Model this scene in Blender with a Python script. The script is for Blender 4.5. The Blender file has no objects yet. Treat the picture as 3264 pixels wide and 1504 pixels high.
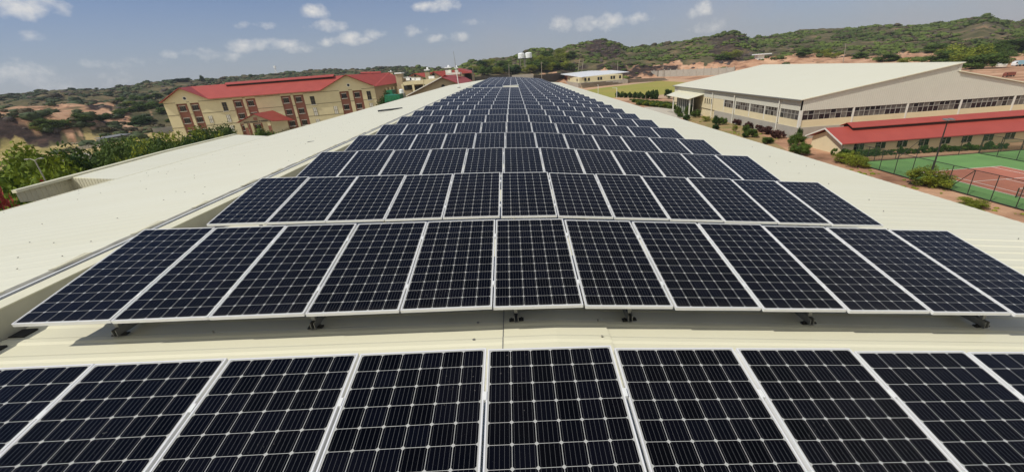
import bpy, math, random
import numpy as np
from mathutils import noise as mnoise, Vector

random.seed(7)
rng = np.random.default_rng(7)
sc = bpy.context.scene
col = sc.collection

# ------------------------------------------------------------------ camera
F_PX, PITCH, YAW, ROLL = 1341.48, 0.40308, -0.01581, -0.06984
CAM = np.array([0.2354, 0.0, 2.4187])
PXO, PYO = 63.064, 33.448
W0, H0 = 3264, 1504


def _rot(p, q, r):
    cp, sp, cq, sq, cr, sr = math.cos(p), math.sin(p), math.cos(q), math.sin(q), math.cos(r), math.sin(r)
    Rz = np.array([[cq, -sq, 0], [sq, cq, 0], [0, 0, 1]])
    fwd = Rz @ np.array([0, cp, -sp]); right = Rz @ np.array([1, 0, 0]); up = np.cross(right, fwd)
    return np.array([cr * right + sr * up, -sr * right + cr * up, fwd])


RC = _rot(PITCH, YAW, ROLL)


def ray(u, v):
    d = np.array([(u - W0 / 2 - PXO) / F_PX, -(v - H0 / 2 - PYO) / F_PX, 1.0]) @ RC
    return d / np.linalg.norm(d)


def on(u, v, x=None, y=None, z=None, d=None, n=None, p0=None):
    """surveyed point of the place: the line of sight (u, v) met with a plane or at a distance"""
    D = ray(u, v)
    if x is not None: t = (x - CAM[0]) / D[0]
    elif y is not None: t = (y - CAM[1]) / D[1]
    elif z is not None: t = (z - CAM[2]) / D[2]
    elif d is not None: t = d / math.hypot(D[0], D[1])
    else: t = np.dot(n, np.array(p0) - CAM) / np.dot(n, D)
    return CAM + t * D


cam_data = bpy.data.cameras.new("camera")
cam = bpy.data.objects.new("camera", cam_data)
col.objects.link(cam)
sc.camera = cam
cam_data.sensor_width = 36.0
cam_data.sensor_fit = 'HORIZONTAL'
cam_data.lens = 36.0 * F_PX / W0
cam_data.shift_x = -PXO / W0
cam_data.shift_y = PYO / W0
cam_data.clip_start = 0.05
cam_data.clip_end = 20000
from mathutils import Matrix
M3 = Matrix((RC[0].tolist(), RC[1].tolist(), (-RC[2]).tolist())).transposed()
cam.matrix_world = Matrix.Translation(CAM.tolist()) @ M3.to_4x4()

# ------------------------------------------------------------------ light and sky
SUN = np.array([-5.6, -2.95, 8.0]); SUN /= np.linalg.norm(SUN)
sun_el = math.asin(SUN[2])
sun_az = math.atan2(SUN[0], SUN[1])
sd = bpy.data.lights.new("sun", 'SUN')
sd.energy = 3.55
sd.angle = math.radians(0.53)
sd.color = (1.0, 0.955, 0.87)
so = bpy.data.objects.new("sun", sd)
col.objects.link(so)
so.rotation_euler = Vector(SUN.tolist()).to_track_quat('Z', 'Y').to_euler()

world = bpy.data.worlds.new("World")
sc.world = world
world.use_nodes = True
wn, wl = world.node_tree.nodes, world.node_tree.links
wn.clear()


def wmath(op, a, b=None, c=None, clamp=False):
    nd = wn.new('ShaderNodeMath'); nd.operation = op; nd.use_clamp = clamp
    for i, s in enumerate((a, b, c)):
        if s is None: continue
        if isinstance(s, (int, float)): nd.inputs[i].default_value = s
        else: wl.new(s, nd.inputs[i])
    return nd.outputs[0]


sky = wn.new('ShaderNodeTexSky')
sky.sky_type = 'NISHITA'
sky.sun_disc = False
sky.sun_elevation = sun_el
sky.sun_rotation = sun_az
sky.altitude = 1500
sky.air_density = 1.0
sky.dust_density = 1.2
sky.ozone_density = 1.5
tc = wn.new('ShaderNodeTexCoord')
sep = wn.new('ShaderNodeSeparateXYZ')
wl.new(tc.outputs['Generated'], sep.inputs[0])
wnz = wn.new('ShaderNodeTexNoise'); wnz.inputs['Scale'].default_value = 26; wnz.inputs['Detail'].default_value = 6
wnz.inputs['Roughness'].default_value = 0.62
mp = wn.new('ShaderNodeMapping'); mp.inputs['Scale'].default_value = (1, 1, 1.3)
wl.new(tc.outputs['Generated'], mp.inputs[0]); wl.new(mp.outputs[0], wnz.inputs['Vector'])
wn2 = wn.new('ShaderNodeTexNoise'); wn2.inputs['Scale'].default_value = 5; wn2.inputs['Detail'].default_value = 5
wl.new(mp.outputs[0], wn2.inputs['Vector'])
az = wmath('ARCTAN2', sep.outputs[0], sep.outputs[1])
el = wmath('ARCSINE', sep.outputs[2])
CLOUDS = [(70, 22, 130, 34, 1.0), (150, 12, 60, 22, .8), (85, 112, 55, 14, .55), (1003, 38, 48, 17, 1.0), (1045, 88, 50, 18, .95),
          (770, 148, 75, 17, 1.0), (860, 143, 100, 15, 1.0), (945, 158, 60, 9, .6), (690, 178, 62, 21, .75), (1048, 130, 40, 13, .9), (1110, 122, 45, 15, 1.0), (1150, 130, 36, 11, .8),
          (1200, 110, 34, 13, .85), (1325, 94, 34, 14, .7), (1395, 122, 40, 10, .5), (1465, 115, 32, 11, .7),
          (1412, 17, 58, 16, .8), (1342, 22, 30, 12, .7), (536, 172, 26, 11, .6), (598, 168, 32, 7, .4), (388, 204, 110, 15, .5), (1790, 78, 55, 18, .7), (1860, 76, 46, 17, .85),
          (1945, 70, 38, 20, .9), (2045, 58, 46, 14, .7), (2243, 26, 26, 21, .95), (2198, 48, 30, 13, .75), (840, 82, 30, 8, .5), (775, 82, 22, 7, .3), (50, 245, 120, 30, .35),
          (260, 250, 120, 18, .25), (2250, 85, 60, 12, .35), (1515, 75, 30, 9, .4)]
mask = None
for (u, v, wpx, hpx, s) in CLOUDS:
    D = ray(u, v); Dw = ray(u + wpx, v - 0.07 * wpx); Dh = ray(u, v - hpx)
    a0 = math.atan2(D[0], D[1]); e0 = math.asin(D[2])
    hpx *= 1.45; wpx *= 1.15; Dw = ray(u + wpx, v - 0.07 * wpx); Dh = ray(u, v - hpx)
    wa = abs(math.atan2(Dw[0], Dw[1]) - a0); he = abs(math.asin(Dh[2]) - e0)
    ax = wmath('MULTIPLY', wmath('SUBTRACT', az, a0), 1 / wa)
    ay = wmath('MULTIPLY', wmath('SUBTRACT', el, e0), 1 / he)
    r2 = wmath('ADD', wmath('MULTIPLY', ax, ax), wmath('MULTIPLY', ay, ay))
    m = wmath('MULTIPLY', wmath('SUBTRACT', 1.0, r2), s)
    mask = m if mask is None else wmath('MAXIMUM', mask, m)
mask = wmath('MAXIMUM', mask, -1.0)
nz = wmath('MULTIPLY', wmath('SUBTRACT', wnz.outputs[0], 0.5), 4.2)
dens = wmath('MULTIPLY', wmath('ADD', mask, wmath('SUBTRACT', nz, 0.0)), 0.62, clamp=True)
dens = wmath('MULTIPLY', wmath('POWER', dens, 1.2), 0.9)
# thin high veil toward the north-east and haze near the horizon
veil = wmath('MULTIPLY', wmath('SUBTRACT', wn2.outputs[0], 0.42), 1.6, clamp=True)
bgsky = wn.new('ShaderNodeMix'); bgsky.data_type = 'RGBA'
skyg = wn.new('ShaderNodeMix'); skyg.data_type = 'RGBA'; skyg.blend_type = 'MULTIPLY'; skyg.inputs[0].default_value = 1.0
wl.new(sky.outputs[0], skyg.inputs[6]); skyg.inputs[7].default_value = (0.47, 0.69, 0.99, 1)
hz = wmath('MULTIPLY', wmath('POWER', wmath('SUBTRACT', 1.0, wmath('MULTIPLY', wmath('ABSOLUTE', sep.outputs[2]), 3.4), clamp=True), 1.5), 0.72, clamp=True)
azs = wmath('MULTIPLY_ADD', az, 0.45, 0.22, clamp=True)
hz2 = wmath('ADD', hz, wmath('MULTIPLY', azs, wmath('ADD', veil, 0.25)), clamp=True)
wl.new(hz2, bgsky.inputs[0])
wl.new(skyg.outputs[2], bgsky.inputs[6]); bgsky.inputs[7].default_value = (5.25, 5.1, 5.15, 1)
cl = wn.new('ShaderNodeMix'); cl.data_type = 'RGBA'
wl.new(dens, cl.inputs[0]); wl.new(bgsky.outputs[2], cl.inputs[6]); cl.inputs[7].default_value = (9.6, 9.35, 8.9, 1)
# bright cloud bank added in the unseen sky behind the camera to lift shadows
fill_bank = wmath('MULTIPLY', wmath('MULTIPLY', wmath('ADD', sep.outputs[1], 0.12), -3.0, clamp=True), wmath('MULTIPLY_ADD', wn2.outputs[0], 2.2, -0.35, clamp=True))
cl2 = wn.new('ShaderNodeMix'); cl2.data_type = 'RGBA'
wl.new(fill_bank, cl2.inputs[0]); wl.new(cl.outputs[2], cl2.inputs[6]); cl2.inputs[7].default_value = (12.0, 11.7, 11.0, 1)
bg = wn.new('ShaderNodeBackground'); bg.inputs['Strength'].default_value = 0.085
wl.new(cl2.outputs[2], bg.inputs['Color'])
wo = wn.new('ShaderNodeOutputWorld')
wl.new(bg.outputs[0], wo.inputs[0])

sc.view_settings.view_transform = 'Standard'
sc.view_settings.look = 'None'
sc.view_settings.exposure = 0.0
sc.view_settings.gamma = 1.0
sc.cycles.use_denoising = True
sc.cycles.max_bounces = 6
sc.cycles.transparent_max_bounces = 12

# ------------------------------------------------------------------ materials
MAT = {}


def mat(name, color, rough=0.7, metal=0.0, spec=0.5, vary=0.0, vscale=1.5, bump=0.0, bscale=20, color2=None, coat=0.0, two=None, detail=5, vec=None):
    """principled material, its colour drifting between two tones with noise, and a noise bump"""
    m = bpy.data.materials.new(name); m.use_nodes = True
    nt = m.node_tree; N, L = nt.nodes, nt.links
    b = N['Principled BSDF']
    b.inputs['Roughness'].default_value = rough
    b.inputs['Metallic'].default_value = metal
    b.inputs['Specular IOR Level'].default_value = spec
    c1 = (*color, 1)
    b.inputs['Base Color'].default_value = c1
    tcn = N.new('ShaderNodeTexCoord')
    if vary or color2:
        n = N.new('ShaderNodeTexNoise'); n.inputs['Scale'].default_value = vscale; n.inputs['Detail'].default_value = detail
        n.inputs['Roughness'].default_value = 0.6
        if vec:
            mpn = N.new('ShaderNodeMapping'); mpn.inputs['Scale'].default_value = vec
            L.new(tcn.outputs['Object'], mpn.inputs[0]); L.new(mpn.outputs[0], n.inputs['Vector'])
        else:
            L.new(tcn.outputs['Object'], n.inputs['Vector'])
        r = N.new('ShaderNodeValToRGB')
        r.color_ramp.elements[0].position = 0.34; r.color_ramp.elements[1].position = 0.66
        if color2 is None:
            color2 = tuple(c * (1 - vary) for c in color)
        r.color_ramp.elements[0].color = (*color2, 1); r.color_ramp.elements[1].color = c1
        L.new(n.outputs[0], r.inputs[0]); L.new(r.outputs[0], b.inputs['Base Color'])
    if bump:
        n = N.new('ShaderNodeTexNoise'); n.inputs['Scale'].default_value = bscale; n.inputs['Detail'].default_value = 4
        L.new(tcn.outputs['Object'], n.inputs['Vector'])
        bp = N.new('ShaderNodeBump'); bp.inputs['Strength'].default_value = bump; bp.inputs['Distance'].default_value = 0.02
        L.new(n.outputs[0], bp.inputs['Height']); L.new(bp.outputs[0], b.inputs['Normal'])
    MAT[name] = m
    return m


mat('cream_roof', (0.76, 0.735, 0.56), rough=0.36, spec=0.5, color2=(0.735, 0.705, 0.52), vscale=1.1, bump=0.05, bscale=7, vec=(.10, 1, 1))
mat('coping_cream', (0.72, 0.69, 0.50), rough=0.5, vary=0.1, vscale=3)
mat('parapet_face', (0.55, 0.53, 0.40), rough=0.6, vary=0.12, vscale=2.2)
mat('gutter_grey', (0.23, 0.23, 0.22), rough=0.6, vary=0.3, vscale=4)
mat('flashing_dull', (0.34, 0.33, 0.27), rough=0.7, color2=(0.17, 0.165, 0.14), vscale=3)
mat('white_metal', (0.72, 0.73, 0.70), rough=0.45, vary=0.08)
mat('alu_frame', (0.78, 0.78, 0.77), rough=0.35, metal=0.15, vary=0.06, vscale=6)
mat('dark_steel', (0.045, 0.045, 0.04), rough=0.55, metal=0.3, vary=0.3)
mat('galv_steel', (0.30, 0.30, 0.28), rough=0.5, metal=0.5, vary=0.25, vscale=8)
mat('red_roof', (0.37, 0.070, 0.050), rough=0.55, color2=(0.33, 0.060, 0.043), vscale=0.35)
mat('cream_wall', (0.69, 0.61, 0.375), rough=0.85, vary=0.08, vscale=0.5)
mat('hall_cream_wall', (0.70, 0.60, 0.38), rough=0.85, vary=0.07, vscale=0.4)
mat('tan_wall', (0.42, 0.335, 0.21), rough=0.85, vary=0.1, vscale=0.5)
mat('brown_bay', (0.30, 0.125, 0.085), rough=0.85, vary=0.12, vscale=1)
mat('grey_wall', (0.40, 0.37, 0.31), rough=0.9, vary=0.12, vscale=0.6)
mat('concrete', (0.42, 0.38, 0.31), rough=0.9, vary=0.2, vscale=0.5)
mat('dark_wall', (0.075, 0.065, 0.05), rough=0.95, vary=0.3, vscale=0.2)
mat('clad', (0.62, 0.605, 0.51), rough=0.5, vary=0.05, vscale=0.3)
mat('dark_glass', (0.025, 0.028, 0.03), rough=0.15, spec=0.6, vary=0.5, vscale=1.5)
mat('grey_glass', (0.20, 0.185, 0.155), rough=0.3, color2=(0.05, 0.045, 0.045), vscale=0.5)
mat('string_course', (0.16, 0.13, 0.08), rough=0.8)
mat('trim_white', (0.68, 0.66, 0.58), rough=0.7)
mat('trunk', (0.10, 0.075, 0.05), rough=0.95, vary=0.3)
mat('pole_grey', (0.38, 0.36, 0.31), rough=0.7, vary=0.15)
mat('pole_wood', (0.30, 0.26, 0.20), rough=0.9)
mat('tank_white', (0.78, 0.79, 0.78), rough=0.4)
mat('green_tarp', (0.01, 0.19, 0.075), rough=0.5, vary=0.5, vscale=2.5)
mat('door_green', (0.06, 0.08, 0.06), rough=0.5)
mat('court_green', (0.15, 0.30, 0.085), rough=0.9, color2=(0.115, 0.235, 0.07), vscale=0.22, detail=9)
mat('court_red', (0.45, 0.155, 0.095), rough=0.9, color2=(0.36, 0.125, 0.08), vscale=0.3, detail=9)
mat('line_white', (0.78, 0.76, 0.68), rough=0.8)
mat('football_grass', (0.235, 0.255, 0.03), rough=0.95, color2=(0.33, 0.27, 0.055), vscale=0.035, detail=8)
mat('track_soil', (0.52, 0.31, 0.17), rough=0.95, color2=(0.42, 0.30, 0.19), vscale=0.05)
mat('plaza', (0.52, 0.47, 0.38), rough=0.9, vary=0.1, vscale=0.5)
mat('dry_lawn', (0.20, 0.18, 0.055), rough=0.95, color2=(0.38, 0.24, 0.12), vscale=0.28, detail=8)
mat('road_grey', (0.27, 0.26, 0.23), rough=0.9, vary=0.15)
mat('rust_metal', (0.25, 0.07, 0.04), rough=0.7, vary=0.4)
mat('blue_sheet', (0.25, 0.45, 0.55), rough=0.5)
mat('terrace_brown', (0.20, 0.15, 0.11), rough=0.9, vary=0.25, vscale=0.3)
mat('rubber', (0.02, 0.02, 0.02), rough=0.8)
mat('letter_dark', (0.03, 0.025, 0.02), rough=0.7)


def leaf_mat(name, a, b, tr=0.25):
    m = bpy.data.materials.new(name); m.use_nodes = True
    N, L = m.node_tree.nodes, m.node_tree.links
    p = N['Principled BSDF']; p.inputs['Roughness'].default_value = 0.75; p.inputs['Specular IOR Level'].default_value = 0.2
    at = N.new('ShaderNodeAttribute'); at.attribute_name = 'tone'
    oi = N.new('ShaderNodeObjectInfo')
    mx = N.new('ShaderNodeMix'); mx.data_type = 'RGBA'
    mx.inputs[6].default_value = (*a, 1); mx.inputs[7].default_value = (*b, 1)
    L.new(at.outputs['Fac'], mx.inputs[0])
    hs = N.new('ShaderNodeHueSaturation')
    ad = N.new('ShaderNodeMath'); ad.operation = 'MULTIPLY_ADD'; ad.inputs[1].default_value = 0.3; ad.inputs[2].default_value = 0.85
    L.new(oi.outputs['Random'], ad.inputs[0]); L.new(ad.outputs[0], hs.inputs['Value'])
    L.new(mx.outputs[2], hs.inputs['Color']); L.new(hs.outputs[0], p.inputs['Base Color'])
    t = N.new('ShaderNodeBsdfTranslucent'); L.new(hs.outputs[0], t.inputs[0])
    ms = N.new('ShaderNodeMixShader'); ms.inputs[0].default_value = tr
    L.new(p.outputs[0], ms.inputs[1]); L.new(t.outputs[0], ms.inputs[2])
    L.new(ms.outputs[0], N['Material Output'].inputs[0])
    MAT[name] = m


leaf_mat('leaf_bright', (0.06, 0.105, 0.010), (0.24, 0.29, 0.018), tr=.14)
leaf_mat('leaf_dark', (0.020, 0.050, 0.012), (0.065, 0.11, 0.02))
leaf_mat('leaf_mid', (0.035, 0.068, 0.012), (0.13, 0.185, 0.028), tr=.14)
leaf_mat('leaf_plum', (0.045, 0.020, 0.016), (0.12, 0.055, 0.045))
leaf_mat('leaf_red', (0.16, 0.020, 0.018), (0.34, 0.07, 0.05))
leaf_mat('leaf_olive', (0.12, 0.15, 0.018), (0.30, 0.33, 0.04))
leaf_mat('scrub', (0.035, 0.052, 0.014), (0.125, 0.165, 0.032), tr=0.1)
leaf_mat('scrub_far', (0.024, 0.036, 0.018), (0.075, 0.098, 0.038), tr=0.1)
leaf_mat('scrub_brown', (0.045, 0.036, 0.022), (0.12, 0.10, 0.052), tr=0.1)

# photovoltaic cells: 6 x 12 squares with clipped corners and bus bars, from the sheet's own UVs
m = bpy.data.materials.new('pv_cells'); m.use_nodes = True
N, L = m.node_tree.nodes, m.node_tree.links
p = N['Principled BSDF']


def mth(op, a, b=None, c=None, clamp=False):
    nd = N.new('ShaderNodeMath'); nd.operation = op; nd.use_clamp = clamp
    for i, s in enumerate((a, b, c)):
        if s is None: continue
        if isinstance(s, (int, float)): nd.inputs[i].default_value = s
        else: L.new(s, nd.inputs[i])
    return nd.outputs[0]


uvn = N.new('ShaderNodeUVMap'); uvn.uv_map = 'UVMap'
sx = N.new('ShaderNodeSeparateXYZ'); L.new(uvn.outputs[0], sx.inputs[0])
fx = mth('ABSOLUTE', mth('SUBTRACT', mth('FRACT', sx.outputs[0]), 0.5))
fy = mth('ABSOLUTE', mth('SUBTRACT', mth('FRACT', sx.outputs[1]), 0.5))
linex = mth('GREATER_THAN', fx, 0.489)
liney = mth('GREATER_THAN', fy, 0.4895)
corner = mth('GREATER_THAN', mth('ADD', fx, fy), 0.900)
bx = mth('ABSOLUTE', mth('SUBTRACT', mth('FRACT', mth('MULTIPLY', mth('FRACT', sx.outputs[0]), 5.0)), 0.5))
bus = mth('LESS_THAN', bx, 0.024)
outside = mth('MAXIMUM', mth('MAXIMUM', mth('LESS_THAN', sx.outputs[0], 0.0), mth('GREATER_THAN', sx.outputs[0], 6.0)),
              mth('MAXIMUM', mth('LESS_THAN', sx.outputs[1], 0.0), mth('GREATER_THAN', sx.outputs[1], 12.0)))
white = mth('MAXIMUM', mth('MAXIMUM', linex, liney), mth('MAXIMUM', corner, outside))
# each cell a slightly different blue-black
wnn = N.new('ShaderNodeTexWhiteNoise'); wnn.noise_dimensions = '3D'
fl = N.new('ShaderNodeVectorMath'); fl.operation = 'FLOOR'; L.new(uvn.outputs[0], fl.inputs[0])
oi = N.new('ShaderNodeObjectInfo')
av = N.new('ShaderNodeVectorMath'); av.operation = 'ADD'; L.new(fl.outputs[0], av.inputs[0])
cmb = N.new('ShaderNodeCombineXYZ'); L.new(mth('MULTIPLY', oi.outputs['Random'], 97.0), cmb.inputs[2]); L.new(cmb.outputs[0], av.inputs[1])
L.new(av.outputs[0], wnn.inputs['Vector'])
cm = N.new('ShaderNodeMix'); cm.data_type = 'RGBA'
cm.inputs[6].default_value = (0.0010, 0.0011, 0.0017, 1); cm.inputs[7].default_value = (0.0022, 0.0025, 0.0052, 1)
L.new(wnn.outputs[0], cm.inputs[0])
cb = N.new('ShaderNodeMix'); cb.data_type = 'RGBA'; cb.inputs[7].default_value = (0.105, 0.107, 0.11, 1)
L.new(cm.outputs[2], cb.inputs[6]); L.new(bus, cb.inputs[0])
cw = N.new('ShaderNodeMix'); cw.data_type = 'RGBA'; cw.inputs[7].default_value = (0.41, 0.41, 0.385, 1)
L.new(cb.outputs[2], cw.inputs[6]); L.new(white, cw.inputs[0])
# dust on the glass
dn = N.new('ShaderNodeTexNoise'); dn.inputs['Scale'].default_value = 1.3; dn.inputs['Detail'].default_value = 8
tcg = N.new('ShaderNodeTexCoord')
dadd = N.new('ShaderNodeVectorMath'); dadd.operation = 'ADD'
L.new(tcg.outputs['Object'], dadd.inputs[0]); L.new(cmb.outputs[0], dadd.inputs[1]); L.new(dadd.outputs[0], dn.inputs['Vector'])
dd = mth('MULTIPLY', mth('SUBTRACT', dn.outputs[0], 0.45, clamp=True), 0.016)
cd = N.new('ShaderNodeMix'); cd.data_type = 'RGBA'; cd.inputs[7].default_value = (0.42, 0.38, 0.33, 1)
L.new(cw.outputs[2], cd.inputs[6]); edge = mth('MULTIPLY', mth('SUBTRACT', 1.0, mth('MULTIPLY', sx.outputs[1], 1.8), clamp=True), mth('MULTIPLY', dn.outputs[0], 0.04))
spn = N.new('ShaderNodeTexNoise'); spn.inputs['Scale'].default_value = 55; spn.inputs['Detail'].default_value = 2; L.new(dadd.outputs[0], spn.inputs['Vector'])
spots = mth('MULTIPLY', mth('MULTIPLY', mth('GREATER_THAN', spn.outputs[0], 0.73), mth('GREATER_THAN', dn.outputs[0], 0.60)), 0.25)
L.new(mth('ADD', mth('ADD', mth('ADD', dd, 0.0008), edge), spots), cd.inputs[0])
L.new(cd.outputs[2], p.inputs['Base Color'])
p.inputs['Roughness'].default_value = 0.10
p.inputs['Specular IOR Level'].default_value = 0.13
MAT['pv_cells'] = m

# fence netting: thin dark green wires, mostly air
m = bpy.data.materials.new('fence_net'); m.use_nodes = True
N, L = m.node_tree.nodes, m.node_tree.links
p = N['Principled BSDF']; p.inputs['Base Color'].default_value = (0.035, 0.075, 0.035, 1)
tr = N.new('ShaderNodeBsdfTransparent'); ms = N.new('ShaderNodeMixShader'); ms.inputs[0].default_value = 0.24
L.new(tr.outputs[0], ms.inputs[1]); L.new(p.outputs[0], ms.inputs[2]); L.new(ms.outputs[0], N['Material Output'].inputs[0])
MAT['fence_net'] = m

# ground: soil, sand banks, dry grass and rock by attribute, broken up with noise
m = bpy.data.materials.new('terrain_soil'); m.use_nodes = True
N, L = m.node_tree.nodes, m.node_tree.links
p = N['Principled BSDF']; p.inputs['Roughness'].default_value = 0.95; p.inputs['Specular IOR Level'].default_value = 0.1
tcg = N.new('ShaderNodeTexCoord')


def ramp(fac, stops):
    r = N.new('ShaderNodeValToRGB')
    while len(r.color_ramp.elements) < len(stops): r.color_ramp.elements.new(0.5)
    for e, (pos, c) in zip(r.color_ramp.elements, stops):
        e.position = pos; e.color = (*c, 1)
    L.new(fac, r.inputs[0]); return r.outputs[0]


def nzn(scale, detail=8, rough=0.6, vec=None):
    n = N.new('ShaderNodeTexNoise'); n.inputs['Scale'].default_value = scale; n.inputs['Detail'].default_value = detail; n.inputs['Roughness'].default_value = rough
    if vec:
        mp_ = N.new('ShaderNodeMapping'); mp_.inputs['Scale'].default_value = vec; L.new(tcg.outputs['Object'], mp_.inputs[0]); L.new(mp_.outputs[0], n.inputs['Vector'])
    else: L.new(tcg.outputs['Object'], n.inputs['Vector'])
    return n.outputs[0]


soil = ramp(nzn(0.05), [(0.3, (0.055, 0.058, 0.026)), (0.52, (0.115, 0.10, 0.05)), (0.74, (0.26, 0.17, 0.10))])
sand = ramp(nzn(0.09, vec=(1, 1, 3.0)), [(0.30, (0.20, 0.10, 0.06)), (0.48, (0.44, 0.25, 0.15)), (0.7, (0.60, 0.39, 0.25))])
grass = ramp(nzn(0.06, vec=(.5, 1, 1)), [(0.30, (0.20, 0.18, 0.055)), (0.45, (0.37, 0.29, 0.12)), (0.7, (0.50, 0.37, 0.19))])
rock = ramp(nzn(0.2, vec=(1, 1, 2.5)), [(0.32, (0.016, 0.013, 0.012)), (0.55, (0.05, 0.034, 0.028)), (0.75, (0.13, 0.075, 0.055))])
cur = soil
for nm, c in (('grassy', grass), ('sandy', sand), ('rocky', rock)):
    at = N.new('ShaderNodeAttribute'); at.attribute_name = nm
    nb = mth('MULTIPLY', mth('SUBTRACT', nzn(0.12), 0.5), 1.4)
    f = mth('MULTIPLY', mth('ADD', mth('SUBTRACT', at.outputs['Fac'], 0.5), nb), 3.0)
    f = mth('ADD', f, 0.5, clamp=True)
    gate = mth('GREATER_THAN', at.outputs['Fac'], 0.02)
    f = mth('MULTIPLY', f, gate)
    mx = N.new('ShaderNodeMix'); mx.data_type = 'RGBA'
    L.new(f, mx.inputs[0]); L.new(cur, mx.inputs[6]); L.new(c, mx.inputs[7]); cur = mx.outputs[2]
L.new(cur, p.inputs['Base Color'])
bp = N.new('ShaderNodeBump'); bp.inputs['Strength'].default_value = 0.7; bp.inputs['Distance'].default_value = 0.8
L.new(nzn(0.35), bp.inputs['Height']); L.new(bp.outputs[0], p.inputs['Normal'])
MAT['terrain_soil'] = m

# ------------------------------------------------------------------ mesh helpers
class MB:
    def __init__(s): s.v = []; s.f = []; s.m = []; s.mats = []
    def mi(s, name):
        if name not in s.mats: s.mats.append(name)
        return s.mats.index(name)
    def add(s, vs, fs, m):
        o = len(s.v); k = s.mi(m)
        s.v += [tuple(float(c) for c in q) for q in vs]
        for f in fs: s.f.append(tuple(o + i for i in f)); s.m.append(k)
    def box(s, x0, x1, y0, y1, z0, z1, m):
        s.add([(x0, y0, z0), (x1, y0, z0), (x1, y1, z0), (x0, y1, z0), (x0, y0, z1), (x1, y0, z1), (x1, y1, z1), (x0, y1, z1)],
              [(0, 3, 2, 1), (4, 5, 6, 7), (0, 1, 5, 4), (1, 2, 6, 5), (2, 3, 7, 6), (3, 0, 4, 7)], m)
    def slab(s, pts, t, m):
        """polygon (top side) given thickness t straight down"""
        n = len(pts); top = [tuple(q) for q in pts]; bot = [(q[0], q[1], q[2] - t) for q in pts]
        s.add(top + bot, [tuple(range(n)), tuple(range(2 * n - 1, n - 1, -1))] + [(i, i + n, (i + 1) % n + n, (i + 1) % n) for i in range(n)], m)
    def prism(s, pts, vec, m):
        n = len(pts); a = [np.array(q, float) for q in pts]; b = [q + np.array(vec) for q in a]
        s.add(a + b, [tuple(range(n)), tuple(range(2 * n - 1, n - 1, -1))] + [(i, i + n, (i + 1) % n + n, (i + 1) % n) for i in range(n)], m)
    def bar(s, a, b, r, m, seg=6, r2=None):
        a = np.array(a, float); b = np.array(b, float); d = b - a; L_ = np.linalg.norm(d); d /= L_
        t = np.array([0, 0, 1.0]) if abs(d[2]) < 0.9 else np.array([1.0, 0, 0])
        e1 = np.cross(d, t); e1 /= np.linalg.norm(e1); e2 = np.cross(d, e1)
        r2 = r if r2 is None else r2; vs = []
        for c, rr in ((a, r), (b, r2)):
            for i in range(seg):
                an = 2 * math.pi * i / seg; vs.append(c + rr * (math.cos(an) * e1 + math.sin(an) * e2))
        s.add(vs, [(i, (i + 1) % seg, (i + 1) % seg + seg, i + seg) for i in range(seg)] + [tuple(range(seg - 1, -1, -1)), tuple(range(seg, 2 * seg))], m)
    def lathe(s, c, prof, m, seg=16):
        vs = [];
        for r, z in prof:
            for i in range(seg):
                an = 2 * math.pi * i / seg; vs.append((c[0] + r * math.cos(an), c[1] + r * math.sin(an), c[2] + z))
        fs = []
        for k in range(len(prof) - 1):
            for i in range(seg): fs.append((k * seg + i, k * seg + (i + 1) % seg, (k + 1) * seg + (i + 1) % seg, (k + 1) * seg + i))
        fs.append(tuple(range(seg - 1, -1, -1))); fs.append(tuple((len(prof) - 1) * seg + i for i in range(seg)))
        s.add(vs, fs, m)
    def mesh(s, name, org=(0, 0, 0)):
        me = bpy.data.meshes.new(name)
        me.from_pydata([(a - org[0], b - org[1], c - org[2]) for a, b, c in s.v], [], s.f)
        for n_ in s.mats: me.materials.append(MAT[n_])
        me.polygons.foreach_set('material_index', s.m)
        me.update(); return me
    def build(s, name, parent=None, org=None):
        if org is None: org = (0, 0, 0) if parent is None else tuple(parent.location)
        o = bpy.data.objects.new(name, s.mesh(name, org)); col.objects.link(o)
        if parent is not None:
            if parent.type == 'EMPTY' or parent.parent is None: o.parent = parent
            else: o.parent = parent
        else: o.location = org
        return o


def tag(o, label=None, cat=None, group=None, kind=None):
    if label: o['label'] = label
    if cat: o['category'] = cat
    if group: o['group'] = group
    if kind: o['kind'] = kind
    return o


def empty(name, loc, label, cat, group=None):
    o = bpy.data.objects.new(name, None); col.objects.link(o); o.location = tuple(float(c) for c in loc)
    o.empty_display_size = 0.3
    return tag(o, label, cat, group)


def sub(mb, name, parent):
    """a sub-part: the parent's own mesh is in the root's frame, so the same origin is used"""
    root = parent
    while root.parent is not None: root = root.parent
    o = bpy.data.objects.new(name, mb.mesh(name, tuple(root.location))); col.objects.link(o); o.parent = parent
    return o


ORD = ['first', 'second', 'third', 'fourth', 'fifth', 'sixth', 'seventh', 'eighth', 'ninth', 'tenth', 'eleventh', 'twelfth', 'thirteenth', 'fourteenth',
       'fifteenth', 'sixteenth', 'seventeenth', 'eighteenth', 'nineteenth', 'twentieth', 'twenty-first', 'twenty-second', 'twenty-third', 'twenty-fourth',
       'twenty-fifth', 'twenty-sixth', 'twenty-seventh', 'twenty-eighth', 'twenty-ninth', 'thirtieth']
G = -14.0

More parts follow.
